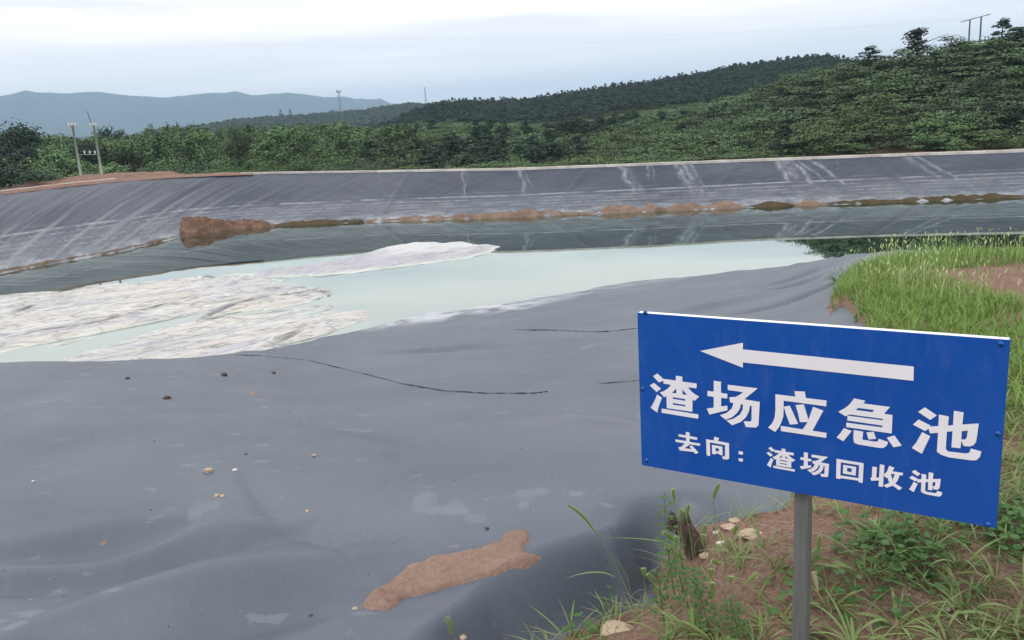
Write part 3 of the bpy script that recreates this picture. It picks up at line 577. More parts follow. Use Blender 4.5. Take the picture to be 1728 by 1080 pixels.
# broken stump
def stump():
    p = hit(1178, 930, both); root = empty('tree_stump', p, 'dark weathered broken stump leaning on the soil edge behind the weeds', 'stump'); n = 26; rows = 12; V = []
    for i in range(rows):
        t = i/(rows-1)
        for k in range(n):
            a = 2*math.pi*k/n; g = 1+.16*math.sin(a*5+1)+.10*math.sin(a*11); rad = (.050-.012*t)*g
            hgt = .16*t*(1 if t < .8 else 1+.25*math.sin(a*4)*((t-.8)/.2)+.12*math.sin(a*9)*((t-.8)/.2))
            V.append((rad*math.cos(a)-.055*t-.03*t*t, rad*.75*math.sin(a), hgt-.02))
    Fc = [[i*n+k, i*n+(k+1) % n, (i+1)*n+(k+1) % n, (i+1)*n+k] for i in range(rows-1) for k in range(n)]
    V.append((-.085, 0, .10)); ci = len(V)-1; T = [[(rows-1)*n+k, (rows-1)*n+(k+1) % n, ci] for k in range(n)]
    m = M('weathered_wood', .9, .2); nn = m.noise(m.coord((40, 40, 5), obj=True), 1.6, 6, .7); m.base(m.ramp(nn, [(.3, (.05, .04, .033)), (.5, (.13, .105, .088)), (.68, (.30, .25, .21))])); m.bump(nn, 1, .02)
    mesh_np('trunk_stub', np.array(V), [np.array(Fc), np.array(T)], m.m, root, False)
    mb = MB()
    for k in range(9): a = random.uniform(0, 6.28); b = np.array([-.07+.03*math.cos(a), .03*math.sin(a), .12]); mb.tube([b, b+np.array([random.uniform(-.01, .03), random.uniform(-.015, .015), random.uniform(.02, .06)])], [.006, .001], 4)
    mb.build('splinters', m.m, root)
stump()

# ---------------------------------------------------------------- the sign
def side(a, b, H):
    A_ = ray(*a); B_ = ray(*b); ha = math.hypot(A_[0], A_[1]); hb = math.hypot(B_[0], B_[1]); t = H/(A_[2]/ha-B_[2]/hb); return EYE+A_/ha*t
pl = side((1076, 524), (1084, 782), .5); pr = side((1703.5, 577), (1680, 895), .5); zt = (pl[2]+pr[2])/2
ex = pr-pl; ex[2] = 0; BWD = np.linalg.norm(ex); ex /= BWD; ez = np.array([0, 0, 1.]); ey = np.cross(ez, ex)      # ey points away from the viewer
ORG = np.array([pl[0], pl[1], zt-.5])
def onboard(px, py):
    d = ray(px, py); t = ((ORG-EYE)@ey)/(d@ey); q = EYE+d*t-ORG; return np.array([q@ex, q[2]])
def affine_map(src, dst):
    A_ = np.array([[x, y, 1] for x, y in src]); Mx = np.linalg.solve(A_, np.array(dst)); return lambda p: tuple(np.array([p[0], p[1], 1])@Mx)
def z2p(ox, oy, s): return lambda p: (ox+p[0]/s, oy+p[1]/s)
G = {}
G['zha'] = [[[(135, 155), (215, 108), (325, 210), (322, 240), (242, 272)]], [[(75, 325), (153, 277), (283, 385), (200, 445)]], [[(208, 490), (300, 545), (270, 620), (235, 720), (212, 820), (90, 730), (130, 665), (170, 590)]],
  [[(322, 205), (550, 237), (550, 148), (670, 165), (668, 255), (930, 290), (928, 380), (770, 357), (830, 430), (900, 485), (975, 525), (895, 605), (855, 582), (852, 805), (385, 738), (380, 515), (340, 540), (258, 452), (330, 430), (400, 385), (465, 316), (325, 290)],
   [(558, 380), (480, 462), (558, 468)], [(672, 400), (672, 488), (755, 498)], [(497, 538), (722, 575), (722, 605), (497, 570)], [(497, 645), (722, 680), (722, 708), (497, 675)]], [[(292, 745), (962, 853), (958, 932), (292, 822)]]]
G['chang'] = [[[(160, 75), (300, 97), (292, 130), (293, 298), (410, 315), (405, 403), (295, 388), (295, 545), (408, 530), (410, 615), (240, 655), (82, 693), (33, 582), (160, 568), (160, 370), (45, 355), (48, 260), (160, 275)]],
  [[(415, 150), (962, 215), (720, 415), (1000, 462), (975, 890), (930, 930), (745, 920), (705, 815), (835, 818), (850, 780), (850, 535), (820, 530), (800, 640), (750, 740), (650, 830), (495, 887), (390, 800), (520, 770), (640, 690), (690, 590), (692, 510), (650, 508), (640, 580), (590, 660), (500, 740), (378, 787), (275, 705), (400, 660), (490, 580), (520, 485), (460, 472), (442, 378), (560, 370), (640, 330), (695, 285), (415, 245)]]]
G['ying'] = [[[(150, 160), (515, 205), (495, 105), (685, 110), (705, 228), (1083, 275), (1075, 382), (300, 278), (300, 420), (295, 560), (260, 670), (210, 770), (145, 848), (15, 768), (90, 690), (135, 590), (150, 450)]],
  [[(303, 385), (412, 368), (565, 700), (415, 715), (340, 520)]], [[(515, 358), (668, 345), (752, 625), (835, 388), (1025, 458), (825, 825), (1083, 865), (1075, 957), (248, 830), (250, 737), (645, 800), (740, 668), (595, 668), (560, 500)]]]
G['ji'] = [[[(310, 117), (500, 155), (460, 200), (905, 258), (805, 370), (945, 392), (932, 697), (180, 592), (182, 517), (778, 597), (780, 567), (198, 482), (200, 402), (785, 480), (788, 455), (235, 382), (165, 412), (48, 338), (170, 270), (240, 210)], [(380, 275), (640, 308), (612, 345), (335, 308)]],
  [[(140, 608), (270, 657), (132, 827), (20, 762), (85, 690)]], [[(302, 640), (460, 665), (448, 800), (640, 830), (700, 830), (718, 785), (875, 838), (850, 900), (800, 935), (740, 938), (380, 880), (310, 850), (298, 780)]],
  [[(515, 680), (635, 668), (675, 785), (550, 797)]], [[(848, 765), (978, 730), (1100, 900), (962, 925)]]]
G['chi'] = [[[(200, 150), (317, 70), (527, 212), (408, 290)]], [[(110, 370), (210, 282), (415, 385), (400, 403), (552, 395), (562, 195), (735, 230), (718, 388), (805, 380), (822, 130), (992, 158), (968, 368), (1253, 350), (1225, 560), (1205, 670), (1160, 730), (1090, 750), (988, 742), (950, 650), (935, 782), (778, 765), (798, 487), (700, 495), (680, 790), (720, 835), (1030, 872), (1090, 855), (1115, 785), (1298, 835), (1275, 930), (1210, 990), (1120, 990), (740, 940), (600, 895), (525, 840), (548, 512), (408, 523), (380, 440), (325, 485)], [(958, 485), (1062, 475), (1045, 590), (1020, 628), (950, 628)]],
  [[(270, 500), (412, 572), (265, 877), (90, 775), (170, 680)]]]
G['qu'] = [[[(485, 70), (630, 98), (630, 225), (910, 275), (900, 368), (630, 322), (630, 435), (1018, 500), (1012, 585), (605, 522), (625, 545), (450, 665), (700, 705), (620, 605), (712, 565), (958, 830), (842, 880), (780, 805), (270, 748), (215, 630), (290, 632), (370, 580), (450, 492), (120, 435), (112, 342), (497, 408), (497, 290), (235, 245), (225, 155), (490, 200)]]]
G['xiang'] = [[[(125, 190), (355, 232), (375, 115), (525, 160), (480, 245), (820, 315), (828, 770), (790, 808), (640, 800), (610, 710), (700, 715), (700, 375), (240, 290), (250, 707), (142, 680)]], [[(302, 362), (622, 418), (628, 688), (515, 655), (510, 630), (412, 625), (412, 662), (308, 635)], [(412, 462), (512, 475), (515, 562), (412, 548)]]]
G['colon'] = [[[(1115, 550), (1245, 575), (1240, 668), (1112, 645)]], [[(1115, 768), (1245, 785), (1240, 880), (1112, 850)]]]
G['hui'] = [[[(160, 115), (768, 215), (745, 662), (650, 640), (650, 608), (240, 548), (238, 572), (148, 552)], [(255, 195), (665, 262), (650, 550), (245, 487)]], [[(308, 250), (600, 295), (588, 495), (302, 445)], [(395, 318), (500, 332), (495, 415), (398, 400)]]]
G['shou'] = [[[(960, 290), (1065, 303), (1048, 535), (1110, 540), (1130, 240), (1232, 258), (1222, 470), (1290, 400), (1340, 270), (1458, 318), (1410, 395), (1650, 432), (1640, 492), (1575, 480), (1530, 600), (1475, 672), (1635, 770), (1560, 820), (1420, 720), (1280, 765), (1210, 712), (1340, 655), (1300, 540), (1275, 548), (1215, 490), (1200, 747), (1100, 733), (1108, 600), (940, 610), (915, 548), (950, 530)], [(1375, 450), (1465, 462), (1415, 590)]]]
G['arrow'] = [[[(315, 212), (502, 176), (502, 205), (1248, 280), (1246, 342), (502, 262), (502, 285)]]]
big = {'zha': z2p(1090, 620, 10.8), 'chang': z2p(1190, 635, 10.8), 'chi': z2p(1530, 680, 1337/130)}
def sm_map(k, refs, z): s = [big[k](p) for p in refs[0]]; d = [z(p) for p in refs[1]]; f = affine_map(s, d); return lambda p: f(big[k](p))
zs = z2p(1280, 740, 18); zc2 = z2p(1350, 750, 6.912)
USE = [('letter', 'zha', big['zha']), ('letter', 'chang', big['chang']), ('letter', 'ying', z2p(1295, 650, 10.8)), ('letter', 'ji', z2p(1410, 660, 9.817)), ('letter', 'chi', big['chi']),
       ('letter', 'qu', z2p(1135, 725, 21.6)), ('letter', 'xiang', z2p(1185, 730, 18)), ('colon_mark', 'colon', z2p(1185, 730, 18)), ('letter', 'hui', z2p(1400, 765, 13.29)), ('letter', 'shou', z2p(1400, 765, 13.29)), ('arrow', 'arrow', z2p(1060, 510, 2.587)),
       ('letter', 'zha', sm_map('zha', ([(75, 325), (975, 525), (292, 822)], [(245, 432), (1120, 640), (455, 880)]), zs)),
       ('letter', 'chang', sm_map('chang', ([(160, 75), (1000, 462), (82, 693)], [(48, 85), (342, 225), (18, 287)]), zc2)),
       ('letter', 'chi', sm_map('chi', ([(317, 70), (1253, 350), (265, 877)], [(1340, 293), (1643, 398), (1328, 553)]), zc2))]
foot = hit(1350, 1112, both)
pxc = onboard(1349, 838)[0]
postc = ORG+ex*pxc; SR = empty('direction_sign', (postc[0], postc[1], float(both(postc[:1], postc[1:2])[0])), 'blue rectangular sign with white arrow and Chinese lettering on a grey post', 'sign')
so_ = np.array(SR.location)
AX = np.array([ex, ey, ez])
m_ = M('blue_vinyl', .32, .5); bl_ = m_.mix(m_.mr(m_.noise(m_.coord(), 4, 4), .3, .7), (.0015, .066, .35), (.003, .078, .38)); dn_ = m_.noise(m_.coord((1, 1, .35)), 22, 7, .75); bl_ = m_.mix(m_.mr(dn_, .52, .75, 0, .12), bl_, (.20, .24, .32)); m_.base(bl_); m_.l(m_.mr(dn_, .3, .7, .26, .42), m_.b.inputs['Roughness']); m_.bump(m_.noise(m_.coord(), 900, 2), .04, .001); BLUE = m_.m
m_ = M('white_vinyl', .35, .5); m_.base(m_.mix(m_.mr(m_.noise(m_.coord(), 7, 5), .3, .7), (.76, .76, .82), (.82, .82, .86))); WHITE = m_.m
m_ = M('white_board_edge', .5, .5); m_.base((.86, .90, .92)); WEDGE = m_.m
m_ = M('galvanised_post', .55, .4); nn = m_.noise(m_.coord((60, 60, 2.5)), 1.5, 6, .7); m_.base(m_.ramp(nn, [(.3, (.11, .12, .117)), (.7, (.19, .20, .195))])); m_.b.inputs['Metallic'].default_value = .25; m_.bump(nn, .25, .003); POST = m_.m
TK = .022; cbd = ORG+ex*BWD/2+ez*.25
mb = MB(); mb.box(cbd+ey*(TK/2+.0012), BWD-.002, TK-.002, .4985, AX); board = mb.build('board_core', WEDGE, SR, origin=so_)
# blue face sheet, slightly bowed and wrapping the side edges
nf = 60; mb = MB(); V = []
for i in range(nf+1):
    for j in range(31):
        u = BWD*i/nf; v = .499*j/30; bow = -.0012*math.sin(u*9+v*5)*math.sin(math.pi*j/30); V.append(ORG+ex*u+ez*v+ey*min(bow, 0))
mb.add(V, grid_faces(nf+1, 31)); mb.build('face_sheet', BLUE, SR, True, origin=so_)
for u_ in (BWD+.0006, -.0006): mb = MB(); mb.box(ORG+ex*u_+ez*.2495+ey*(TK/2+.0005), .0014, TK, .498, AX); mb.build('edge_wrap', BLUE, SR, origin=so_)
def glyph(name, key, f):
    Vs, Fs = [], []; o = 0
    for poly in G[key]:
        loops = [[onboard(*f(p)) for p in lp] for lp in poly]; flat = [q for lp in loops for q in lp]
        tri = tessellate_polygon([[Vector((q[0], q[1], 0)) for q in lp] for lp in loops])
        for q in flat: Vs.append(ORG+ex*q[0]+ez*q[1]-ey*.0022-so_)
        for t in tri:
            a, b, c_ = [np.array(flat[i]) for i in t]; cr_ = (b-a)[0]*(c_-a)[1]-(b-a)[1]*(c_-a)[0]
            Fs.append([i+o for i in (t if cr_ > 0 else t[::-1])])
        o += len(flat)
    return mesh_np(name, np.array(Vs), np.array(Fs), WHITE, SR)
for nm, k, f in USE: glyph(nm, k, f)
for q in ((75, 45), (1627, 182), (1615, 575), (1572, 972), (82, 690), (64, 378)):
    b = onboard(1060+q[0]/2.587, 510+q[1]/2.587); c = ORG+ex*b[0]+ez*b[1]; mb = MB(); mb.tube([c-ey*.0005, c-ey*.0035, c-ey*.005], [.007, .006, .002], 12); mb.build('screw', BLUE, SR, True, origin=so_)
# post: square tube behind the board, down to the soil
mb = MB(); top = zt-.03; bot = so_[2]-.25; pc = ORG+ex*pxc+ey*(TK+.0245); pc[2] = (top+bot)/2
q = .0215; prof = [(-q+.004, -q), (q-.004, -q), (q, -q+.004), (q, q-.004), (q-.004, q), (-q+.004, q), (-q, q-.004), (-q, -q+.004)]
V = [pc+ex*a+ey*b+ez*(zv-pc[2]) for zv in np.linspace(bot, top, 14) for a, b in prof]
Fc = [[i*8+k, i*8+(k+1) % 8, (i+1)*8+(k+1) % 8, (i+1)*8+k] for i in range(13) for k in range(8)]; mb.add(V, Fc); mb.f[8] = [np.array([[13*8+k for k in range(8)]])]
mb.build('post', POST, SR, origin=so_)
for zz_ in (zt-.12, zt-.40): mb = MB(); mb.box(ORG+ex*pxc+ey*(TK+.004)+ez*(zz_-ORG[2]), .16, .004, .03, AX); mb.build('bracket', POST, SR, origin=so_)

# ---------------------------------------------------------------- grass
def blades(P, H, W, AZ, BEND, nseg=3, droop=1.0):
    """curved tapering strips; P roots (n,3)"""
    n = len(P); t = np.linspace(0, 1, nseg+1); dx, dy = np.sin(AZ), np.cos(AZ)
    out = BEND[:, None]*t[None]**1.7*H[:, None]; up = H[:, None]*(t[None]-droop*BEND[:, None]*.45*t[None]**2.4)
    cx = P[:, 0:1]+dx[:, None]*out; cy = P[:, 1:2]+dy[:, None]*out; czz = P[:, 2:3]+up
    wv = W[:, None]*np.interp(t, [0, .35, .8, 1], [.6, 1, .55, .04])[None]/2
    Lx, Ly = cx-dy[:, None]*wv, cy+dx[:, None]*wv; Rx, Ry = cx+dy[:, None]*wv, cy-dx[:, None]*wv
    V = np.stack([np.stack([Lx, Ly, czz], -1), np.stack([Rx, Ry, czz+.15*wv], -1)], 2).reshape(n, -1, 3)
    k = 2*(nseg+1); f = np.array([[2*i, 2*i+1, 2*i+3, 2*i+2] for i in range(nseg)])
    return V.reshape(-1, 3), (f[None]+np.arange(n)[:, None, None]*k).reshape(-1, 4)
def leafmat(name, a, b, c=None, rough=.5):
    m = M(name, rough, .3); g = m.n('ShaderNodeNewGeometry'); col = m.mix(g.outputs['Random Per Island'], a, b)
    col = m.mix(m.mr(m.noise(m.coord(), .8, 3), .35, .65, 0, .6), col, c or b); m.base(col)
    tr = m.n('ShaderNodeBsdfTranslucent'); m.l(col, tr.inputs[0]); ms = m.n('ShaderNodeMixShader'); ms.inputs[0].default_value = .3
    m.l(m.b.outputs[0], ms.inputs[1]); m.l(tr.outputs[0], ms.inputs[2]); m.l(ms.outputs[0], m.o.inputs[0]); return m.m
GR = leafmat('meadow_grass', (.13, .24, .04), (.22, .36, .09), (.25, .36, .10)); WEED = leafmat('weed_blades', (.12, .20, .055), (.29, .38, .16), (.22, .31, .10))
DRY = leafmat('dry_blades', (.30, .24, .14), (.44, .38, .24)); LEAF = leafmat('leafy_green', (.05, .14, .035), (.10, .21, .06)); HEAD = leafmat('foxtail_head', (.30, .42, .13), (.50, .60, .30)); HEADC = leafmat('foxtail_core', (.14, .24, .05), (.22, .32, .08)); PALE = leafmat('pale_seed', (.55, .50, .36), (.66, .60, .45))
bare = [np.array([onz(x, y, 2.35)[:2] for x, y in Q]) for Q in ([(1590, 455), (1640, 447), (1700, 438), (1800, 425), (1900, 470), (1760, 520), (1690, 500), (1660, 480), (1700, 470), (1640, 462)], [(1640, 470), (1720, 470), (1800, 500), (1800, 560), (1700, 515)])]
def density(x, y):
    sd = sdist(x, y, soilP); d = np.where(sd > .05, 1, 0)*smooth((y-3.1)/1.2)
    for b in bare: d = d*(1-.96*smooth((sdist(x, y, b)+.35+.5*fbm(x*2, y*2, 3, 6))/.4))
    return d
r = np.random.default_rng(11)
def grass_pts(n, x0, x1, y0, y1, fn, r):
    x = r.uniform(x0, x1, n); y = r.uniform(y0, y1, n); k = r.random(n) < fn(x, y); x, y = x[k], y[k]; return np.stack([x, y, soil_z(x, y)-.01], -1)
Vg, Fg, off = [], [], 0
Pg = grass_pts(150000, 1.2, 9.5, 3.1, 11, lambda x, y: density(x, y)*(np.arctan2(x, y) < .68)*(.75+.5*fbm(x*1.5, y*1.5, 3, 8)), r); n = len(Pg); print('grass', n)
hs = (.07+.11*r.random(n))*(1+.35*fbm(Pg[:, 0]*1.2, Pg[:, 1]*1.2, 3, 9)); 
V, Fc = blades(Pg, hs, r.uniform(.005, .011, n), r.uniform(0, 6.28, n), r.uniform(.15, 1.0, n)); tag(mesh_np('grass', V, Fc, GR), 'bright green grass on the right bank', None, None, 'stuff')
# distant seed heads above the far grass edge
Ps = grass_pts(2400, 3.4, 8, 6, 11, lambda x, y: density(x, y)*(sdist(x, y, soilP) < 1.6)*(np.arctan2(x, y) < .68), r); n = len(Ps)
V, Fc = blades(Ps, r.uniform(.18, .34, n), np.full(n, .004), r.uniform(0, 6.28, n), r.uniform(.05, .3, n))
tips = V.reshape(n, 8, 3)[:, 6]; V2, F2 = blades(tips-np.array([0, 0, .01]), np.full(n, .05), np.full(n, .014), r.uniform(0, 6.28, n), r.uniform(.4, .9, n), 2)
tag(mesh_np('seed_grass', np.concatenate([V, V2]), np.concatenate([Fc, F2+len(V)]), HEAD), 'thin seeding stalks above the far grass edge', None, None, 'stuff')
# foreground weeds: sprawling blades in loose tufts
def fgd(x, y):
    sd = sdist(x, y, soilP); px = np.clip((x-.35)/1.2, 0, 1)
    return np.where(sd > .04, 1, 0)*np.clip(.22+.75*smooth((x-y*.42+.1)/.5), 0, 1)*smooth((4.6-y)/1.0)
T = grass_pts(4000, -.1, 3.6, 1.55, 4.6, fgd, r); lst = []
for c in T:
    k = r.integers(4, 13); a = r.uniform(0, 6.28, k); lst.append(np.column_stack([c[0]+r.normal(0, .018, k), c[1]+r.normal(0, .018, k), np.full(k, c[2]), a]))
Q = np.concatenate(lst); n = len(Q); print('weeds', len(T), n)
V, Fc = blades(Q[:, :3], r.uniform(.04, .16, n)*r.uniform(.6, 1, n), r.uniform(.002, .008, n), Q[:, 3], r.uniform(.4, 1.7, n), 5, .8); tag(mesh_np('weeds', V, Fc, WEED), 'sprawling green crabgrass over the near bank', None, None, 'stuff')
T = grass_pts(9000, -.1, 4, 1.5, 5.2, lambda x, y: np.where(sdist(x, y, soilP) > .03, 1, 0)*np.clip(.25+.75*smooth((x-y*.42)/.6), 0, 1), r); n = len(T)
V, Fc = blades(T+np.array([0, 0, .008]), r.uniform(.02, .10, n), r.uniform(.0015, .004, n), r.uniform(0, 6.28, n), r.uniform(1.2, 2.6, n), 3, .5); tag(mesh_np('dry_litter', V, Fc, DRY), 'dry straw litter on the soil', None, None, 'stuff')
# low clover-like leaves at the lower right
def leaf_disc(c, r0, nrm_t, az_, n=7, el=1.0):
    a = np.linspace(0, 2*math.pi, n, endpoint=False); u = np.cos(a)*r0; v = np.sin(a)*r0*el
    x = u; y = v*math.cos(nrm_t); z = v*math.sin(nrm_t); return np.stack([c[0]+x*math.cos(az_)-y*math.sin(az_), c[1]+x*math.sin(az_)+y*math.cos(az_), c[2]+z], -1)
def leafpatch(name, ctrs, spread, n, r0, mat, label, seed, hmax=.10):
    rr_ = np.random.default_rng(seed); V, Fc = [], []
    for (x, y) in ctrs:
        p = hit(x, y, both)
        for k in range(n):
            q = p+np.array([rr_.normal(0, spread), rr_.normal(0, spread), 0]); q[2] = float(both(q[:1], q[1:2])[0])+rr_.uniform(.01, hmax)
            b = len(V)*7; V.append(leaf_disc(q, rr_.uniform(.5, 1)*r0, rr_.uniform(-.7, .7), rr_.uniform(0, 6.28), 7, .7)); Fc.append(list(range(b, b+7)))
    tag(mesh_np(name, np.concatenate(V), np.array(Fc), mat), label, None, None, 'stuff')
leafpatch('ground_cover', [(1700, 880), (1720, 900), (1690, 915), (1715, 940), (1500, 910), (1520, 930), (1480, 925), (1540, 950), (1620, 900), (1710, 860), (1470, 1000), (1380, 1000), (1560, 985)], .07, 55, .019, LEAF, 'small round leaved ground cover below the sign', 9, .07)

# individual plants
def bez(p0, p1, p2, n=14):
    t = np.linspace(0, 1, n)[:, None]; return (1-t)**2*p0+2*t*(1-t)*p1+t*t*p2
def at_depth(px, py, ref):       # point on the pixel's ray at the depth of ref
    d = ray(px, py); t = ((ref-EYE)@FW)/(d@FW); return EYE+d*t
def ribbon(mb, C, w, side_=None, fold=.25):
    C = np.asarray(C, float); n = len(C); T = np.gradient(C, axis=0); T /= np.linalg.norm(T, axis=1)[:, None]+1e-9
    s_ = np.array(side_ if side_ is not None else np.cross(T[0], [0, 0, 1.])); s_ = s_/(np.linalg.norm(s_)+1e-9); t = np.linspace(0, 1, n)
    ww = w*np.interp(t, [0, .25, .7, 1], [.45, 1, .75, .03])/2; up_ = np.cross(s_[None], T)
    Lf = C-s_*ww[:, None]+up_*(fold*ww)[:, None]; Rf = C+s_*ww[:, None]+up_*(fold*ww)[:, None]
    V = np.stack([Lf, C, Rf], 1).reshape(-1, 3); Fc = [[3*i+a, 3*i+a+1, 3*i+a+4, 3*i+a+3] for i in range(n-1) for a in (0, 1)]; mb.add(V, Fc)
def foxtail(base_px, bend, head0, head1, label, leaves=(), hw=.007, depth=None, stem_w=.0012, headmat=HEAD):
    """head0->head1: pixel ends of the seed head"""
    b = hit(*base_px, both); root = empty('foxtail_grass', b, label, 'foxtail grass', 'green foxtail grass stalks on the near bank')
    ref = b if depth is None else EYE+FW*depth
    h0 = at_depth(*head0, ref); h1 = at_depth(*head1, ref); mid = at_depth(*bend, ref); mb = MB(); Cst = bez(b, mid, h0)
    mb.tube(Cst, np.linspace(stem_w*1.6, stem_w*.8, len(Cst)), 5); mb.build('stem', WEED, root, True, origin=b)
    mb = MB(); t = np.linspace(0, 1, 9); ax_ = h1-h0; ln = np.linalg.norm(ax_); sag = np.array([0, 0, -.12*ln]); C2 = np.array([h0+ax_*k+sag*math.sin(math.pi*k)*-1 for k in t])
    mb.tube(C2, hw*.52*np.sqrt(np.clip(np.sin(math.pi*(t*.92+.04)), .05, 1)), 8); hd = mb.build('seed_head', HEADC if headmat is HEAD else headmat, root, True, origin=b)
    nb = 520; k = rng.random(nb); P0 = C2[0]+(C2[-1]-C2[0])*k[:, None]-sag*np.sin(math.pi*k)[:, None]; u = np.cross(ax_/ln, [.3, .8, .5]); u /= np.linalg.norm(u); v = np.cross(ax_/ln, u); a = rng.uniform(0, 6.28, nb)
    rad = u*np.cos(a)[:, None]+v*np.sin(a)[:, None]; tip = P0+(rad*.78+ax_/ln*.55)*(hw*1.6*rng.uniform(.7, 1.15, nb)*np.sqrt(np.clip(np.sin(math.pi*(k*.9+.07)), .1, 1)))[:, None]; sdv = np.cross(rad, ax_/ln)*.0008
    V = np.stack([P0-sdv, P0+sdv, tip], 1).reshape(-1, 3)-b; o = mesh_np('bristles', V, np.arange(nb*3).reshape(-1, 3), headmat, hd)
    mb = MB()
    for (a_, m2, e_, w_) in leaves:
        s0 = at_depth(*a_, ref); ribbon(mb, bez(s0, at_depth(*m2, ref), at_depth(*e_, ref+FW*.02), 12), w_, np.cross(FW, np.array(at_depth(*e_, ref))-s0)*.6+FW*.5)
    if leaves: mb.build('leaf', WEED, root, True, origin=b)
FX = [((1090, 1078), (1040, 940), (1006, 900), (958, 853), 'tall foxtail arching left over the liner, its head nodding farthest left', [((1038, 975), (1010, 955), (950, 978), .009), ((1030, 935), (1062, 960), (1065, 1008), .011), ((1020, 915), (1000, 905), (1020, 870), .006), ((1062, 1010), (1080, 985), (1100, 1000), .006)]),
      ((1150, 1010), (1150, 900), (1138, 845), (1135, 826), 'foxtail head at the top of the leafy green weed', [((1150, 930), (1120, 905), (1020, 908), .007)]),
      ((1196, 1050), (1214, 900), (1203, 843), (1214, 817), 'highest foxtail head, standing alone below the lower edge of the sign', []),
      ((1172, 1040), (1150, 920), (1148, 880), (1149, 860), 'short foxtail head just in front of the stump top', []),
      ((1178, 1060), (1170, 900), (1157, 873), (1163, 853), 'pale foxtail head curving above the stump top', [((1158, 850), (1160, 835), (1172, 815), .006)]),
      ((1160, 1080), (1140, 930), (1135, 910), (1119, 899), 'foxtail head tilted left beside the leafy weed', []),
      ((1166, 1080), (1150, 950), (1141, 922), (1141, 906), 'foxtail head facing the camera left of the stump foot', []),
      ((1210, 1060), (1200, 930), (1187, 905), (1190, 886), 'foxtail head overlapping the right side of the stump, upper one', [((1175, 940), (1165, 920), (1184, 901), .006)]),
      ((1212, 1075), (1195, 950), (1187, 921), (1187, 903), 'foxtail head overlapping the right side of the stump, lower one', []),
      ((1262, 1050), (1240, 930), (1236, 903), (1246, 887), 'foxtail head in front of the broad cream rock', []),
      ((1120, 1090), (1085, 1000), (1087, 973), (1086, 960), 'foxtail head against the dark liner fold, left of the weeds', [((1093, 1045), (1085, 1000), (1092, 985), .010)]),
      ((1125, 1095), (1110, 1000), (1103, 980), (1093, 970), 'drooping foxtail head touching the one against the dark liner', []),
      ((1232, 1075), (1225, 970), (1214, 953), (1202, 947), 'round foxtail head seen end on over the bare soil', []),
      ((1225, 1085), (1210, 1000), (1200, 972), (1200, 962), 'small foxtail head below the end on round one', []),
      ((1300, 1060), (1290, 980), (1262, 981), (1280, 969), 'foxtail head lying nearly level left of the post', [((1290, 1000), (1240, 965), (1225, 975), .006)]),
      ((1255, 1090), (1240, 1020), (1232, 984), (1233, 974), 'little foxtail head low between the level one and the weeds', []),
      ((1225, 1095), (1210, 1030), (1202, 994), (1202, 985), 'lowest little foxtail head above the thick weeds', []),
      ((812, 1180), (790, 1120), (764, 1070), (754, 1042), 'lone foxtail head rising from the bottom edge in front of the liner', []),
      ((1400, 1050), (1395, 960), (1381, 930), (1384, 905), 'faded foxtail head on bare soil just right of the post', []),
      ((1395, 1090), (1385, 1030), (1380, 998), (1372, 966), 'whitish dry seed head right of the post', [])]
for i, (b, m2, h0, h1, lb, lv) in enumerate(FX): foxtail(b, m2, h0, h1, lb, lv, hw=.0105 if i else .010, headmat=PALE if i == 19 else HEAD)

def weed_plant(base, top, label, nl=26, lsz=.026, seed=1, lean=0):
    r = np.random.default_rng(seed); b = hit(*base, both); t_ = at_depth(*top, b); root = empty('leafy_weed', b, label, 'weed'); C1 = bez(b, (b+t_)/2+RT*.02*lean, t_, 30); mb = MB(); mb.tube(C1, np.linspace(.0028, .001, 30), 5); mb.build('stem', LEAF, root, True, origin=b)
    mb = MB()
    for k in range(nl):
        f = .12+.88*k/nl; p = C1[int(f*29)]; a = k*2.4+r.uniform(-.4, .4); out_ = np.array([math.cos(a), math.sin(a), .25]); q = p+out_*lsz*r.uniform(.5, 1.3)*(1.3-f*.5)
        mb.tube([p, q], [.0007, .0005], 3, False)
        for da in (-.9, 0, .9):
            o2 = np.array([math.cos(a+da), math.sin(a+da), r.uniform(-.1, .5)]); e = q+o2*lsz*r.uniform(.7, 1.1); ribbon(mb, np.linspace(q, e, 5), lsz*.42, np.cross(o2, [0, 0, 1.]))
    mb.build('leaves', LEAF, root, False, origin=b)
weed_plant((1140, 1010), (1121, 832), 'tall leafy green weed with narrow leaflets left of the stump', 34, .024, 1, -1)
weed_plant((1165, 1040), (1128, 905), 'bushy leafy weed at the foot of the tall narrow leaved one', 40, .026, 2)
weed_plant((1120, 1050), (1110, 960), 'short dense leafy weed against the dark liner fold', 30, .022, 3)
weed_plant((1200, 1075), (1170, 960), 'feathery light green weed at the bottom between the foxtails', 44, .022, 4)
weed_plant((1250, 1090), (1232, 1010), 'feathery weed at the bottom edge left of the post', 34, .022, 5)
weed_plant((1010, 1062), (1034, 985), 'thin climbing sprig on the dark liner left of the tall foxtail', 7, .016, 6)
weed_plant((972, 1078), (984, 1048), 'low sprig with broad round leaves at the bottom edge', 7, .034, 7)
weed_plant((968, 1075), (958, 1025), 'slender stalk with a pale bud at the bottom edge', 4, .008, 8)
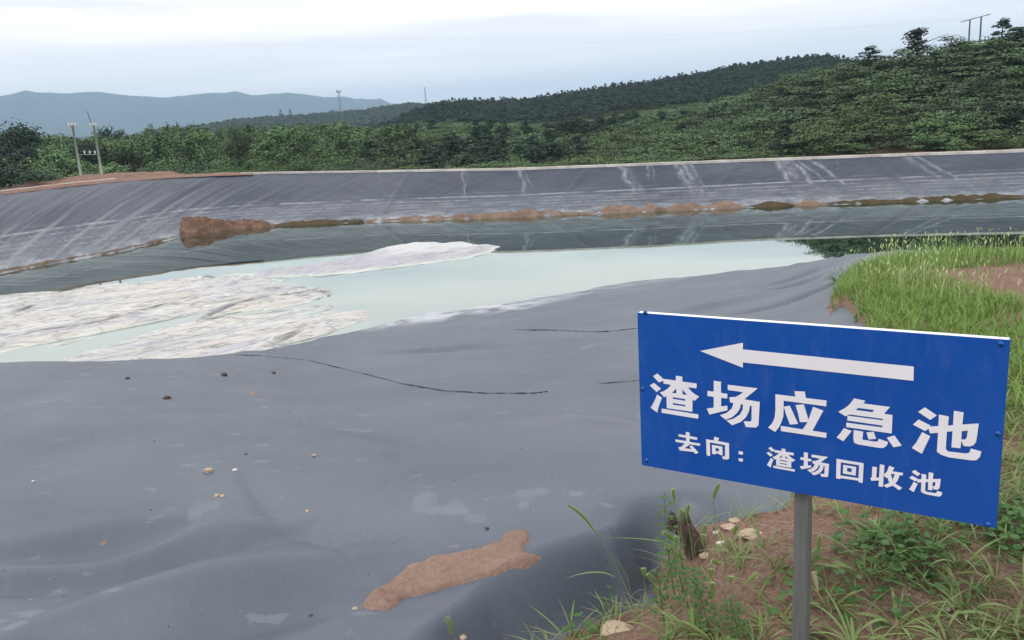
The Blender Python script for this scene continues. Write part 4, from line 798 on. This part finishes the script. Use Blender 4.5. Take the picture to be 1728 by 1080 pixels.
# bigger grass clumps, each a plant of its own
def clump(px, py, n, L0, wd, label, seed, spread=1.0, mat=WEED, upr=.5):
    r = np.random.default_rng(seed); b = hit(px, py, both); root = empty('grass_clump', b, label, 'grass clump', 'broad bladed grass clumps on the near bank'); mb = MB()
    for k in range(n):
        a = r.uniform(0, 6.28); l = L0*r.uniform(.5, 1.1); o = np.array([math.cos(a), math.sin(a), 0])*spread; u = r.uniform(.4, 1)*upr; p0 = b+o*.012; p1 = b+o*l*.4+np.array([0, 0, l*u]); p2 = b+o*l*.95+np.array([0, 0, l*u*r.uniform(.2, 1.3)])
        ribbon(mb, bez(p0, p1, p2, 9), wd*r.uniform(.6, 1.2), np.cross(o, [0, 0, 1.])+r.normal(0, .25, 3))
    mb.build('blades', mat, root, True, origin=b)
for i, (x, y, n, l, wd, lb) in enumerate([(1455, 975, 12, .17, .013, 'upright light green clump below the middle of the sign'), (1515, 1060, 12, .20, .012, 'clump with one tall vertical blade below the sign'), (1630, 1035, 14, .19, .014, 'clump with a broad blade right of the tall bladed clump'), (1700, 1060, 14, .20, .013, 'clump at the lower right corner'),
      (1440, 1090, 14, .20, .011, 'clump spreading at the bottom edge right of the post'), (1345, 1075, 12, .16, .012, 'clump wrapped round the foot of the post'), (1310, 960, 8, .20, .008, 'tall thin clump just left of the post'), (1290, 925, 8, .17, .008, 'thin clump in front of the broad cream rock'), (1250, 960, 9, .14, .009, 'fan of bright blades over bare soil left of the post'),
      (1560, 935, 14, .15, .010, 'matted clump under the lower right of the sign'), (1620, 960, 14, .15, .010, 'matted clump under the right corner of the sign'), (1500, 925, 12, .15, .010, 'clump touching the lower edge of the sign near its middle'), (1680, 980, 14, .18, .010, 'tall clump left of the round leaved ground cover'), (1710, 800, 14, .22, .008, 'clump beside the right end of the sign'),
      (1170, 1070, 16, .14, .010, 'thick clump among the foxtails at the bottom'), (1210, 1090, 16, .14, .012, 'clump with a wide yellow green blade at the bottom'), (1130, 1085, 12, .16, .009, 'clump beside the long pale rock'), (1290, 1060, 12, .13, .010, 'low clump left of the post foot'), (1600, 1085, 12, .14, .012, 'clump at the bottom edge below the right half of the sign'), (1400, 1030, 10, .15, .010, 'low clump just right of the post'), (960, 1085, 7, .22, .008, 'flat long bladed clump left of the long pale rock'),
      (1412, 478, 26, .22, .012, 'dark leafy clump at the tip where grass meets the liner'), (1425, 470, 22, .20, .012, 'dark leafy clump behind the one at the liner tip'), (1445, 540, 20, .20, .010, 'clump overhanging the liner edge above the sign')]):
    clump(x, y, n, l, wd, lb, 50+i, mat=LEAF if i in (21, 22) else WEED, upr=.9 if i in (6, 7, 13, 21, 22) else .55)

# ---------------------------------------------------------------- trees
TREE_A = foliage('broadleaf_foliage', (.055, .100, .040), (.125, .190, .078), .7, .5)
TREE_B = foliage('shrub_foliage', (.056, .096, .046), (.100, .152, .072), .7, .5)
TREE_P = foliage('pine_foliage', (.022, .042, .028), (.040, .068, .040), .7, .25)
TREE_L = foliage('light_shrub_foliage', (.062, .108, .042), (.100, .155, .060), .7, .25)
m_ = M('bark', .9, .1); m_.base((.06, .05, .04)); BARK = m_.m
def leafcloud(ctr, rad, n, size, r, upb=.5, flat=1.0):
    if size < .031: n = int(n*1.9); size = size*.70
    """n leaf quads around each centre"""
    K = len(ctr); o = r.normal(size=(K, n, 3)); o /= np.linalg.norm(o, axis=2)[..., None]; o[..., 2] = o[..., 2]*.8+.15
    rad = np.broadcast_to(rad, (K, 3)); p = ctr[:, None]+o*rad[:, None]*r.uniform(.55, 1.05, (K, n, 1)); p = p.reshape(-1, 3); nn = (o*np.array([1, 1, flat])+r.normal(0, .24, (K, n, 3))+np.array([0, 0, upb])).reshape(-1, 3); nn /= np.linalg.norm(nn, axis=1)[:, None]
    t = np.cross(nn, r.normal(size=nn.shape)); t /= np.linalg.norm(t, axis=1)[:, None]; b = np.cross(nn, t); s = (size*r.uniform(.6, 1.3, len(p)))[:, None]
    V = np.stack([p-t*s-b*s*.5, p+t*s*.9-b*s*.6, p+t*s*.6+b*s*.7, p-t*s*.7+b*s*.55], 1).reshape(-1, 3); return V, np.arange(len(p)*4).reshape(-1, 4)
def crown(kind, seed, q=1.0):
    r = np.random.default_rng(seed)
    if kind == 'broad':       # rounded uneven crown, unit height ~1, centred, base at 0.2
        K = int(26*q); u = r.normal(size=(K, 3)); u /= np.linalg.norm(u, axis=1)[:, None]; u[:, 2] = np.abs(u[:, 2])*1.1-.35; c = np.array([0, 0, .58])+u*np.array([.42, .42, .36])*r.uniform(.5, 1, (K, 1)); rad = r.uniform(.11, .2, (K, 1))*np.array([[1, 1, .8]]); return leafcloud(c, rad, int(26/max(q, .5)**.3), .030/q**.5, r)
    if kind == 'sapling':     # upright leader shoots
        K = int(26*q); a = r.uniform(0, 6.28, K); rr_ = r.uniform(0, .34, K); h_ = r.uniform(.15, .95, K)*(1-.35*rr_); c = np.stack([rr_*np.cos(a)*(1.15-h_*.7), rr_*np.sin(a)*(1.15-h_*.7), h_], -1); rad = np.stack([r.uniform(.07, .13, K)]*2+[r.uniform(.12, .2, K)], -1); return leafcloud(c, rad, 26, .030/q**.5, r, .35)
    if kind == 'shrub':       # layered pads of foliage
        K = int(17*q); a = r.uniform(0, 6.28, K); rr_ = r.uniform(.05, .46, K); h_ = r.uniform(.25, .9, K)*(1-.6*rr_); c = np.stack([rr_*np.cos(a)*1.2, rr_*np.sin(a)*1.2, h_], -1); rad = np.stack([r.uniform(.16, .27, K)]*2+[r.uniform(.05, .09, K)], -1); return leafcloud(c, rad, int(36/max(q, .5)**.3), .030/q**.5, r, .9)
    if kind == 'pine':        # ragged dark tiers with upturned tips
        K = int(34*q); a = r.uniform(0, 6.28, K); h_ = r.uniform(.18, 1.0, K); rr_ = (1.06-h_)*.42*r.uniform(.3, 1.05, K); c = np.stack([rr_*np.cos(a), rr_*np.sin(a), h_+rr_*.15], -1); rad = np.stack([r.uniform(.05, .11, K)]*2+[r.uniform(.04, .09, K)], -1); return leafcloud(c, rad, 20, .026/q**.5, r, .2)
def trunk_mesh(kind, seed):
    r = np.random.default_rng(seed); mb = MB(); mb.tube([(0, 0, -.1), (.01, 0, .3), (0, .01, .6), (.01, 0, .88)], [.022, .018, .012, .004], 6)
    for k in range(6):
        a = r.uniform(0, 6.28); h_ = r.uniform(.25, .6); mb.tube([(0, 0, h_), (.14*math.cos(a), .14*math.sin(a), h_+.1), (.3*math.cos(a), .3*math.sin(a), h_+.2)], [.009, .006, .002], 4)
    o = mb.build('trunk', BARK); me = o.data; bpy.data.objects.remove(o); return me
PROTO = {}
def proto(kind, i, mat):
    k = (kind, i, mat.name)
    if k not in PROTO:
        V, Fc = crown(kind, 100+i*7+len(kind)); o = mesh_np('crown', V, Fc, mat); me = o.data; bpy.data.objects.remove(o); PROTO[k] = (me, trunk_mesh(kind, i))
    return PROTO[k]
def plant_tree(name, kind, p, hgt, wid, label, cat, group, mat, i):
    me, tr = proto(kind, i, mat)
    if group: w1, w2 = where(p, hgt, wid); label = w2+label+' '+w1
    root = empty(name, p, label, cat, group); root.rotation_euler = (random.uniform(-.04, .04), random.uniform(-.04, .04), random.uniform(0, 6.28)); root.scale = (wid, wid, hgt)
    for nm, m in (('crown', me), ('trunk', tr)): link(bpy.data.objects.new(nm, m), root)
def project(p):
    q = np.asarray(p, float)-EYE; f = q@FW; return 864+FPX*(q@RT)/f, 540-FPX*(q@UP)/f
def where(p, h_, w_):
    px, py = project((p[0], p[1], p[2]+h_*.6)); dd_ = math.hypot(p[0], p[1]); dr_ = float(np.interp(math.atan2(p[0], p[1]), azR, dR))
    hx = ('left of the twin concrete poles' if px < 110 else 'by the twin concrete poles' if px < 185 else 'left of the bank corner' if px < 330 else 'above the bank corner' if px < 470 else 'below the lattice mast' if px < 620 else 'below the slim mast' if px < 780
          else 'above the centre of the far bank' if px < 950 else 'above the far bank, left of the sign' if px < 1090 else 'above the left half of the sign' if px < 1300 else 'above the right half of the sign' if px < 1480 else 'below the highest crest pine' if px < 1600 else 'below the crest poles' if px < 1690 else 'at the right edge')
    return ('close behind the bank, ' if dd_ < dr_+7 else 'farther back, ' if dd_ < dr_+20 else 'well behind the bank, ')+hx, ('wide ' if w_/max(h_, .1) > 1.55 else 'narrow ' if w_/max(h_, .1) < 1.15 else '')
def jitter(x0, x1, y0, y1, step, r):
    gx, gy = np.meshgrid(np.arange(x0, x1, step), np.arange(y0, y1, step), indexing='ij'); x = gx.ravel()+r.uniform(-.45, .45, gx.size)*step; y = gy.ravel()+r.uniform(-.45, .45, gx.size)*step; return x, y
def wood(name, groups, label):
    """one mesh for the trees beyond the countable ones; groups = list of (kind, P, H, W, mat, q, nvar)"""
    mats = []; Vs, Fs, mi = [], [], []; off = 0
    for kind, P, H, W, mat, q, nvar in groups:
        if mat not in mats: mats.append(mat)
        vs = [crown(kind, 900+j, q) for j in range(nvar)]; r = np.random.default_rng(3); ch = r.integers(0, nvar, len(P)); ang = r.uniform(0, 6.28, len(P))
        for j in range(nvar):
            k = np.where(ch == j)[0]; V, Fc = vs[j]
            if not len(k): continue
            c_, s_ = np.cos(ang[k])[:, None], np.sin(ang[k])[:, None]; x = (V[None, :, 0]*c_-V[None, :, 1]*s_)*W[k][:, None]; y = (V[None, :, 0]*s_+V[None, :, 1]*c_)*W[k][:, None]; z = V[None, :, 2]*H[k][:, None]
            Vs.append((np.stack([x, y, z], -1)+P[k][:, None]).reshape(-1, 3)); Fs.append((Fc[None]+np.arange(len(k))[:, None, None]*len(V)).reshape(-1, 4)+off); off += len(k)*len(V); mi.append(np.full(len(k)*len(Fc), mats.index(mat), np.int32))
    o = mesh_np(name, np.concatenate(Vs), np.concatenate(Fs), None); [o.data.materials.append(m) for m in mats]; o.data.polygons.foreach_set('material_index', np.concatenate(mi)); print(name, off//4); return tag(o, label, None, None, 'stuff')
r = np.random.default_rng(21)
x, y = jitter(-60, 75, 30, 100, 1.6, r); a = np.arctan2(x, y); d = np.hypot(x, y); dr = np.interp(a, azR, dR); Df = np.interp(a, *FD)
m = (a > AZ(600)) & (a < AZ(1900)) & (d > dr+2.4) & (d < Df+3); x, y, a, d, dr, Df = x[m], y[m], a[m], d[m], dr[m], Df[m]; z = ground_z(x, y)
patch = fbm(x*.09, y*.09, 3, 44); o_ = np.argsort(d); x, y, a, d, z, patch, dr = [q[o_] for q in (x, y, a, d, z, patch, dr)]
rest = {'shrub': [], 'pine': [], 'light': []}; cnt = {'shrub': 0, 'pine': 0, 'light': 0}
for i in range(len(x)):
    kd = 'pine' if (patch[i] < -.10 and r.random() < .75 or r.random() < .08) and d[i] > dr[i]+6 else ('light' if (patch[i] > .15 and r.random() < .6 or (d[i] < dr[i]+5 and r.random() < .5)) else 'shrub')
    nearf = .55 if d[i] < dr[i]+4 else 1.0
    h_ = r.uniform(1.4, 2.7)*nearf; w_ = r.uniform(2.2, 4.0)*(.8+.2*nearf)
    if kd == 'pine': h_ = r.uniform(1.7, 2.5); w_ = r.uniform(3.0, 4.6)
    h_ = min(h_, (float(top_cap(a[i], d[i]))-z[i])/.8)
    if h_ < .35: continue
    if kd == 'pine' and d[i] > np.interp(a[i], *FD)-9: kd = 'shrub'; h_ = min(h_, 2.0)
    lim = {'shrub': 300, 'pine': 120, 'light': 250}[kd]; cnt[kd] += 1
    if cnt[kd] <= lim:
        nm, kk, lb, gp, mt = {'shrub': ('hillside_shrub', 'shrub', 'dark green shrub', 'shrubs covering the right hillside', TREE_B), 'pine': ('pine_tree', 'pine', 'small dark pine', 'small pines among the hillside shrubs', TREE_P),
                          'light': ('hillside_bush', 'shrub', 'light green bush', 'light green bushes on the right hillside', TREE_L)}[kd]
        plant_tree(nm, kk, (x[i], y[i], z[i]-.25*h_), h_, w_, lb, {'pine': 'pine tree'}.get(kd, 'shrub'), gp, mt, i % 5)
    else: rest[kd].append((x[i], y[i], z[i]-.25*h_, h_, w_))
print(cnt)
gr = []
for k, (kk, mt) in {'shrub': ('shrub', TREE_B), 'pine': ('pine', TREE_P), 'light': ('shrub', TREE_L)}.items():
    if rest[k]: q = np.array(rest[k]); gr.append((kk, q[:, :3], q[:, 3], q[:, 4], mt, 1.0, 5))
if gr: wood('hillside_wood', gr, 'dense shrub and pine cover on the upper right hillside')
# left lowland: bushes in front, saplings and broadleaf trees behind
x, y = jitter(-75, 20, 38, 120, 2.1, r); a = np.arctan2(x, y); d = np.hypot(x, y); dr = np.interp(a, azR, dR)
m = (a > AZ(-200)) & (a < AZ(700)) & (d > dr+3.0) & (d < 112); x, y, a, d, dr = [q[m] for q in (x, y, a, d, dr)]; z = ground_z(x, y); o_ = np.argsort(d); x, y, a, d, dr, z = [q[o_] for q in (x, y, a, d, dr, z)]
TOPL = sky_tab([(-300, 215), (0, 204), (60, 212), (150, 216), (230, 214), (300, 212), (400, 216), (500, 210), (560, 207), (640, 214), (700, 205), (900, 205)]); c3 = [0, 0, 0]; restb = []
for i in range(len(x)):
    dd_ = d[i]-dr[i]; cap = 4+np.interp(a[i], *TOPL)*d[i]-z[i]
    tc_ = float(top_cap(a[i], d[i]))-z[i]; cap = min(cap, tc_)
    if cap < .4: continue
    if dd_ < 17:
        fade = np.clip((dd_-3)/9, .25, 1); h_ = r.uniform(.65, 1.0)*min(3.4, tc_/.85); w_ = r.uniform(2.2, 3.4)*(.6+.4*fade)
        if c3[0] < 300: plant_tree('bush', 'broad' if i % 3 else 'shrub', (x[i], y[i], z[i]-.2*h_), h_, w_, 'rounded low bush', 'bush', 'bushes in the low belt behind the bank', TREE_L if r.random() < .4 else TREE_B, i % 5); c3[0] += 1
    elif a[i] > AZ(250):
        if r.random() < .4: continue
        h_ = cap*(r.uniform(.60, 1.10) if dd_ > 20 else r.uniform(.45, .85)); w_ = r.uniform(3.2, 5.4)
        if c3[1] < 260: plant_tree('young_tree', 'sapling', (x[i], y[i], z[i]-.1), h_, w_, 'upright young tree', 'tree', 'young trees of the plantation behind the pond corner', TREE_A, i % 5); c3[1] += 1
        else: restb.append((x[i], y[i], z[i]-.1, h_, w_, 0))
    else:
        if r.random() < .35: continue
        h_ = cap*r.uniform(.62, 1.0); w_ = r.uniform(3.4, 4.8)
        if c3[2] < 200: plant_tree('broadleaf_tree', 'broad', (x[i], y[i], z[i]-.1), h_, w_, 'rounded wood tree', 'tree', 'trees of the wood behind the left bank', TREE_A if r.random() < .6 else TREE_P, i % 5); c3[2] += 1
        else: restb.append((x[i], y[i], z[i]-.1, h_, w_, 0))
print(c3, len(restb))
if restb: q = np.array(restb); wood('lowland_wood', [('broad', q[:, :3], q[:, 3], q[:, 4], TREE_A, .8, 5)], 'deeper part of the wood behind the left bank')
# distant ridges
TREE_D = foliage('ridge_pine_foliage', (.020, .038, .026), (.034, .060, .036), .7, .0); TREE_F = foliage('far_wood_foliage', (.035, .062, .036), (.060, .098, .052), .7, .0)
x, y = jitter(-60, 190, 150, 275, 1.9, r); a = np.arctan2(x, y); d = np.hypot(x, y); m = (a > AZ(590)) & (a < AZ(1520)) & (d > 165) & (d < 262); x, y = x[m], y[m]; z = ground_z(x, y); n = len(x)
P = np.stack([x, y, z-.3], -1); k = r.random(n) < .4
wood('pine_ridge', [('pine', P[k], r.uniform(1.8, 3.0, k.sum()), r.uniform(2.6, 3.6, k.sum()), TREE_D, .35, 5), ('broad', P[~k], r.uniform(1.8, 2.7, (~k).sum()), r.uniform(2.8, 4.0, (~k).sum()), TREE_D, .4, 4)], 'dark pine wood along the middle ridge behind the bank')
x, y = jitter(-300, 60, 380, 640, 4.6, r); a = np.arctan2(x, y); d = np.hypot(x, y); m = (a > AZ(250)) & (a < AZ(800)) & (d > 420) & (d < 625); x, y = x[m], y[m]; z = ground_z(x, y); n = len(x)
wood('far_wood', [('broad', np.stack([x, y, z-.5], -1), r.uniform(4, 6.5, n), r.uniform(5.5, 7.5, n), TREE_F, .4, 5)], 'hazy wood on the low hill in front of the mountains')
# lone skyline trees
def lone(name, kind, px, py_top, hgt, wid, dist, label, mat, i, cat):
    a_, e_ = azel(px, py_top); zt_ = 4+e_*dist; plant_tree(name, kind, (dist*math.sin(a_), dist*math.cos(a_), zt_-hgt), hgt, wid, label, cat, None, mat, i)
lone('pine_tree', 'pine', 1551, 42, 3.0, 6.0, 61.5, 'ragged dark pine standing highest on the hill crest, left of the twin poles', TREE_P, 1, 'pine tree')
lone('pine_tree', 'pine', 1694, 34, 2.4, 4.6, 61.5, 'dark pine on the hill crest just right of the twin poles', TREE_P, 2, 'pine tree')
lone('pine_tree', 'pine', 1722, 47, 2.2, 5.6, 61.5, 'broad dark pine cut by the right edge on the crest', TREE_P, 3, 'pine tree')
lone('pine_tree', 'pine', 1468, 78, 2.0, 4.4, 61.5, 'low dark pine on the crest left of the highest ragged one', TREE_P, 4, 'pine tree')
lone('crest_tree', 'shrub', 1606, 54, 1.8, 2.6, 61.5, 'thin umbrella shaped tree on the crest between highest pine and twin poles', TREE_B, 1, 'tree')
lone('dark_tree', 'broad', 22, 194, 5.2, 5.2, 74, 'large dark rounded tree at the left edge of the wood', TREE_P, 2, 'tree')
lone('dark_tree', 'broad', 180, 203, 4.6, 4.2, 98, 'dark rounded tree behind the right leg of the twin concrete poles', TREE_P, 3, 'tree')
lone('crest_tree', 'broad', 560, 182, 9, 8, 590, 'round tree left of the lattice mast on the hazy hill', TREE_F, 3, 'tree')
lone('crest_tree', 'pine', 489, 184, 8, 6, 590, 'small pointed tree on the hazy hill, right one of a pair', TREE_F, 3, 'tree')
lone('crest_tree', 'pine', 473, 185, 7, 6, 590, 'small pointed tree on the hazy hill, left one of a pair', TREE_F, 2, 'tree')
lone('bush', 'broad', 567, 256, 1.9, 2.7, 54, 'pale green bush standing apart just behind the kerb, right of the corner', TREE_L, 4, 'bush')

lone('bush', 'broad', 8, 268, 2.3, 4.4, 49.5, 'dark bush at the left edge right behind the short white kerb', TREE_P, 1, 'bush')
lone('bush', 'broad', 52, 276, 1.7, 3.4, 50.5, 'dark bush between the left edge bush and the red earth mound', TREE_B, 3, 'bush')
# ---------------------------------------------------------------- poles, masts, cables
m_ = M('pole_concrete', .8, .2); m_.base(m_.ramp(m_.noise(m_.coord(), 2, 4), [(.3, (.38, .41, .34)), (.7, (.48, .51, .43))])); PC = m_.m
m_ = M('pole_dark', .7, .3); m_.base((.16, .17, .19)); PD = m_.m
m_ = M('porcelain', .3, .5); m_.base((.7, .7, .68)); PO = m_.m; m_ = M('mast_steel', .6, .3); m_.base((.22, .24, .28)); STEEL = m_.m; m_ = M('steel_wire', .6, .3); m_.base((.30, .31, .33)); WIRE = m_.m
def pt(px, py, dist): a_, e_ = azel(px, py); return np.array([dist*math.sin(a_), dist*math.cos(a_), 4+e_*dist])
def hpole(t1, t2, dist, blen, label, rad, mat, arms, ins, spike):
    T1, T2 = pt(*t1, dist), pt(*t2, dist); b = (T1+T2)/2; b[2] -= blen; root = empty('twin_pole', b, label, 'utility pole')
    for T in (T1, T2): mb = MB(); mb.tube([T-np.array([0, 0, blen]), T], [rad*1.25, rad*.8], 10); mb.build('pole', mat, root, True, origin=b)
    u = (T2-T1)/np.linalg.norm(T2-T1)
    for T in ((T1, T2) if spike else ()): mb = MB(); mb.tube([T-u*.42-np.array([0, 0, .06]), T+u*.42-np.array([0, 0, .06])], [rad*.3]*2, 5); mb.build('crossarm', mat, root, origin=b)
    for dz_, ext in arms: mb = MB(); mb.tube([T1-u*ext-np.array([0, 0, dz_]), T2+u*ext-np.array([0, 0, dz_])], [rad*(.24 if spike else .5)]*2, 5); mb.build('crossarm', mat, root, origin=b)
    for f_, dz_ in ins: p = T1+(T2-T1)*f_-np.array([0, 0, dz_]); mb = MB(); mb.tube([p, p+np.array([0, 0, .08]), p+np.array([0, 0, .16]), p+np.array([0, 0, .2])], [.02, .06, .05, .01], 8); mb.build('insulator', PO, root, True, origin=b)
    if spike: mb = MB(); mb.tube([T2+u*-.1, T2-u*.22+np.array([0, 0, .85])], [.035, .02], 5); mb.build('lightning_rod', PD, root, origin=b)
hpole((122, 212), (158, 212), 58, 5.0, 'leaning pair of pale concrete poles joined by crossarms above the left bushes', .075, PC, [(.60, 0), (1.72, 0)], [(-.15, .02), (.0, .02), (.15, .02), (.88, .02), (1.0, .02), (1.12, .02), (.35, 1.68), (.6, 1.68), (.85, 1.68)], True)
hpole((1637, 33), (1656, 28), 120, 6.0, 'distant pair of thin poles with one crossarm on the hill crest', .10, PD, [(0, 1.0)], [(-.55, 0), (.35, 0), (.65, 0), (1.55, 0)], False)
def mast(px, py, dist, hgt, w0, w1, label, head):
    T = pt(px, py, dist); b = T-np.array([0, 0, hgt]); root = empty('lattice_mast', b, label, 'mast'); mb = MB(); C3 = lambda z, k: np.array([math.cos(2.09*k)*(w0+(w1-w0)*z/hgt), math.sin(2.09*k)*(w0+(w1-w0)*z/hgt), z]); n = 14; rb = max(w0*.10, .12)
    for k in range(3):
        mb.tube([C3(0, k), C3(hgt, k)], [rb, rb], 4)
        for i in range(n): mb.tube([C3(hgt*i/n, k), C3(hgt*(i+1)/n, (k+1) % 3)], [rb*.5, rb*.5], 3)
    mb.build('lattice', STEEL, root)
    if head:
        mb = MB()
        for zz_ in (hgt*.97, hgt*.99):
            for k in range(3): mb.box((1.5*math.cos(2.09*k+.3), 1.5*math.sin(2.09*k+.3), zz_), .5, .5, 1.0)
        mb.box((0, 0, hgt*.95), 3.2, 3.2, .18); mb.build('antennas', STEEL, root)
mast(571, 153, 590, 20, 1.0, .55, 'lattice antenna mast with a head platform in front of the blue mountains', True)
mast(716.5, 147, 590, 16, .45, .3, 'slim distant mast standing alone on the hazy hill', False)
for i, (p0, p1, p2, lb) in enumerate([((-60, 43), (800, 66), (1636, 33), 'upper thin overhead wire crossing the sky'), ((-60, 57), (860, 75), (1656, 29), 'lower thin overhead wire crossing the sky')]):
    A_, B_, C_ = pt(*p0, 118), pt(*p1, 119), pt(*p2, 120); t = np.linspace(0, 1, 40)[:, None]; Q = A_*(1-t)*(1-2*t)+4*B_*t*(1-t)+C_*t*(2*t-1); mb = MB(); mb.tube(Q, [.0032]*40, 4); tag(mb.build('overhead_wire', WIRE), lb, 'wire')

# ---------------------------------------------------------------- air
mb = MB(); mb.box((0, 1500, 107), 11000, 7800, 236); m_ = bpy.data.materials.new('air'); m_.use_nodes = True; t_ = m_.node_tree; t_.nodes.clear(); o_ = t_.nodes.new('ShaderNodeOutputMaterial'); pv = t_.nodes.new('ShaderNodeVolumePrincipled')
pv.inputs['Color'].default_value = (.52, .73, .99, 1); pv.inputs['Density'].default_value = .00034; t_.links.new(pv.outputs[0], o_.inputs['Volume'])
tag(mb.build('haze', m_), 'thin blue air haze', None, None, 'stuff')
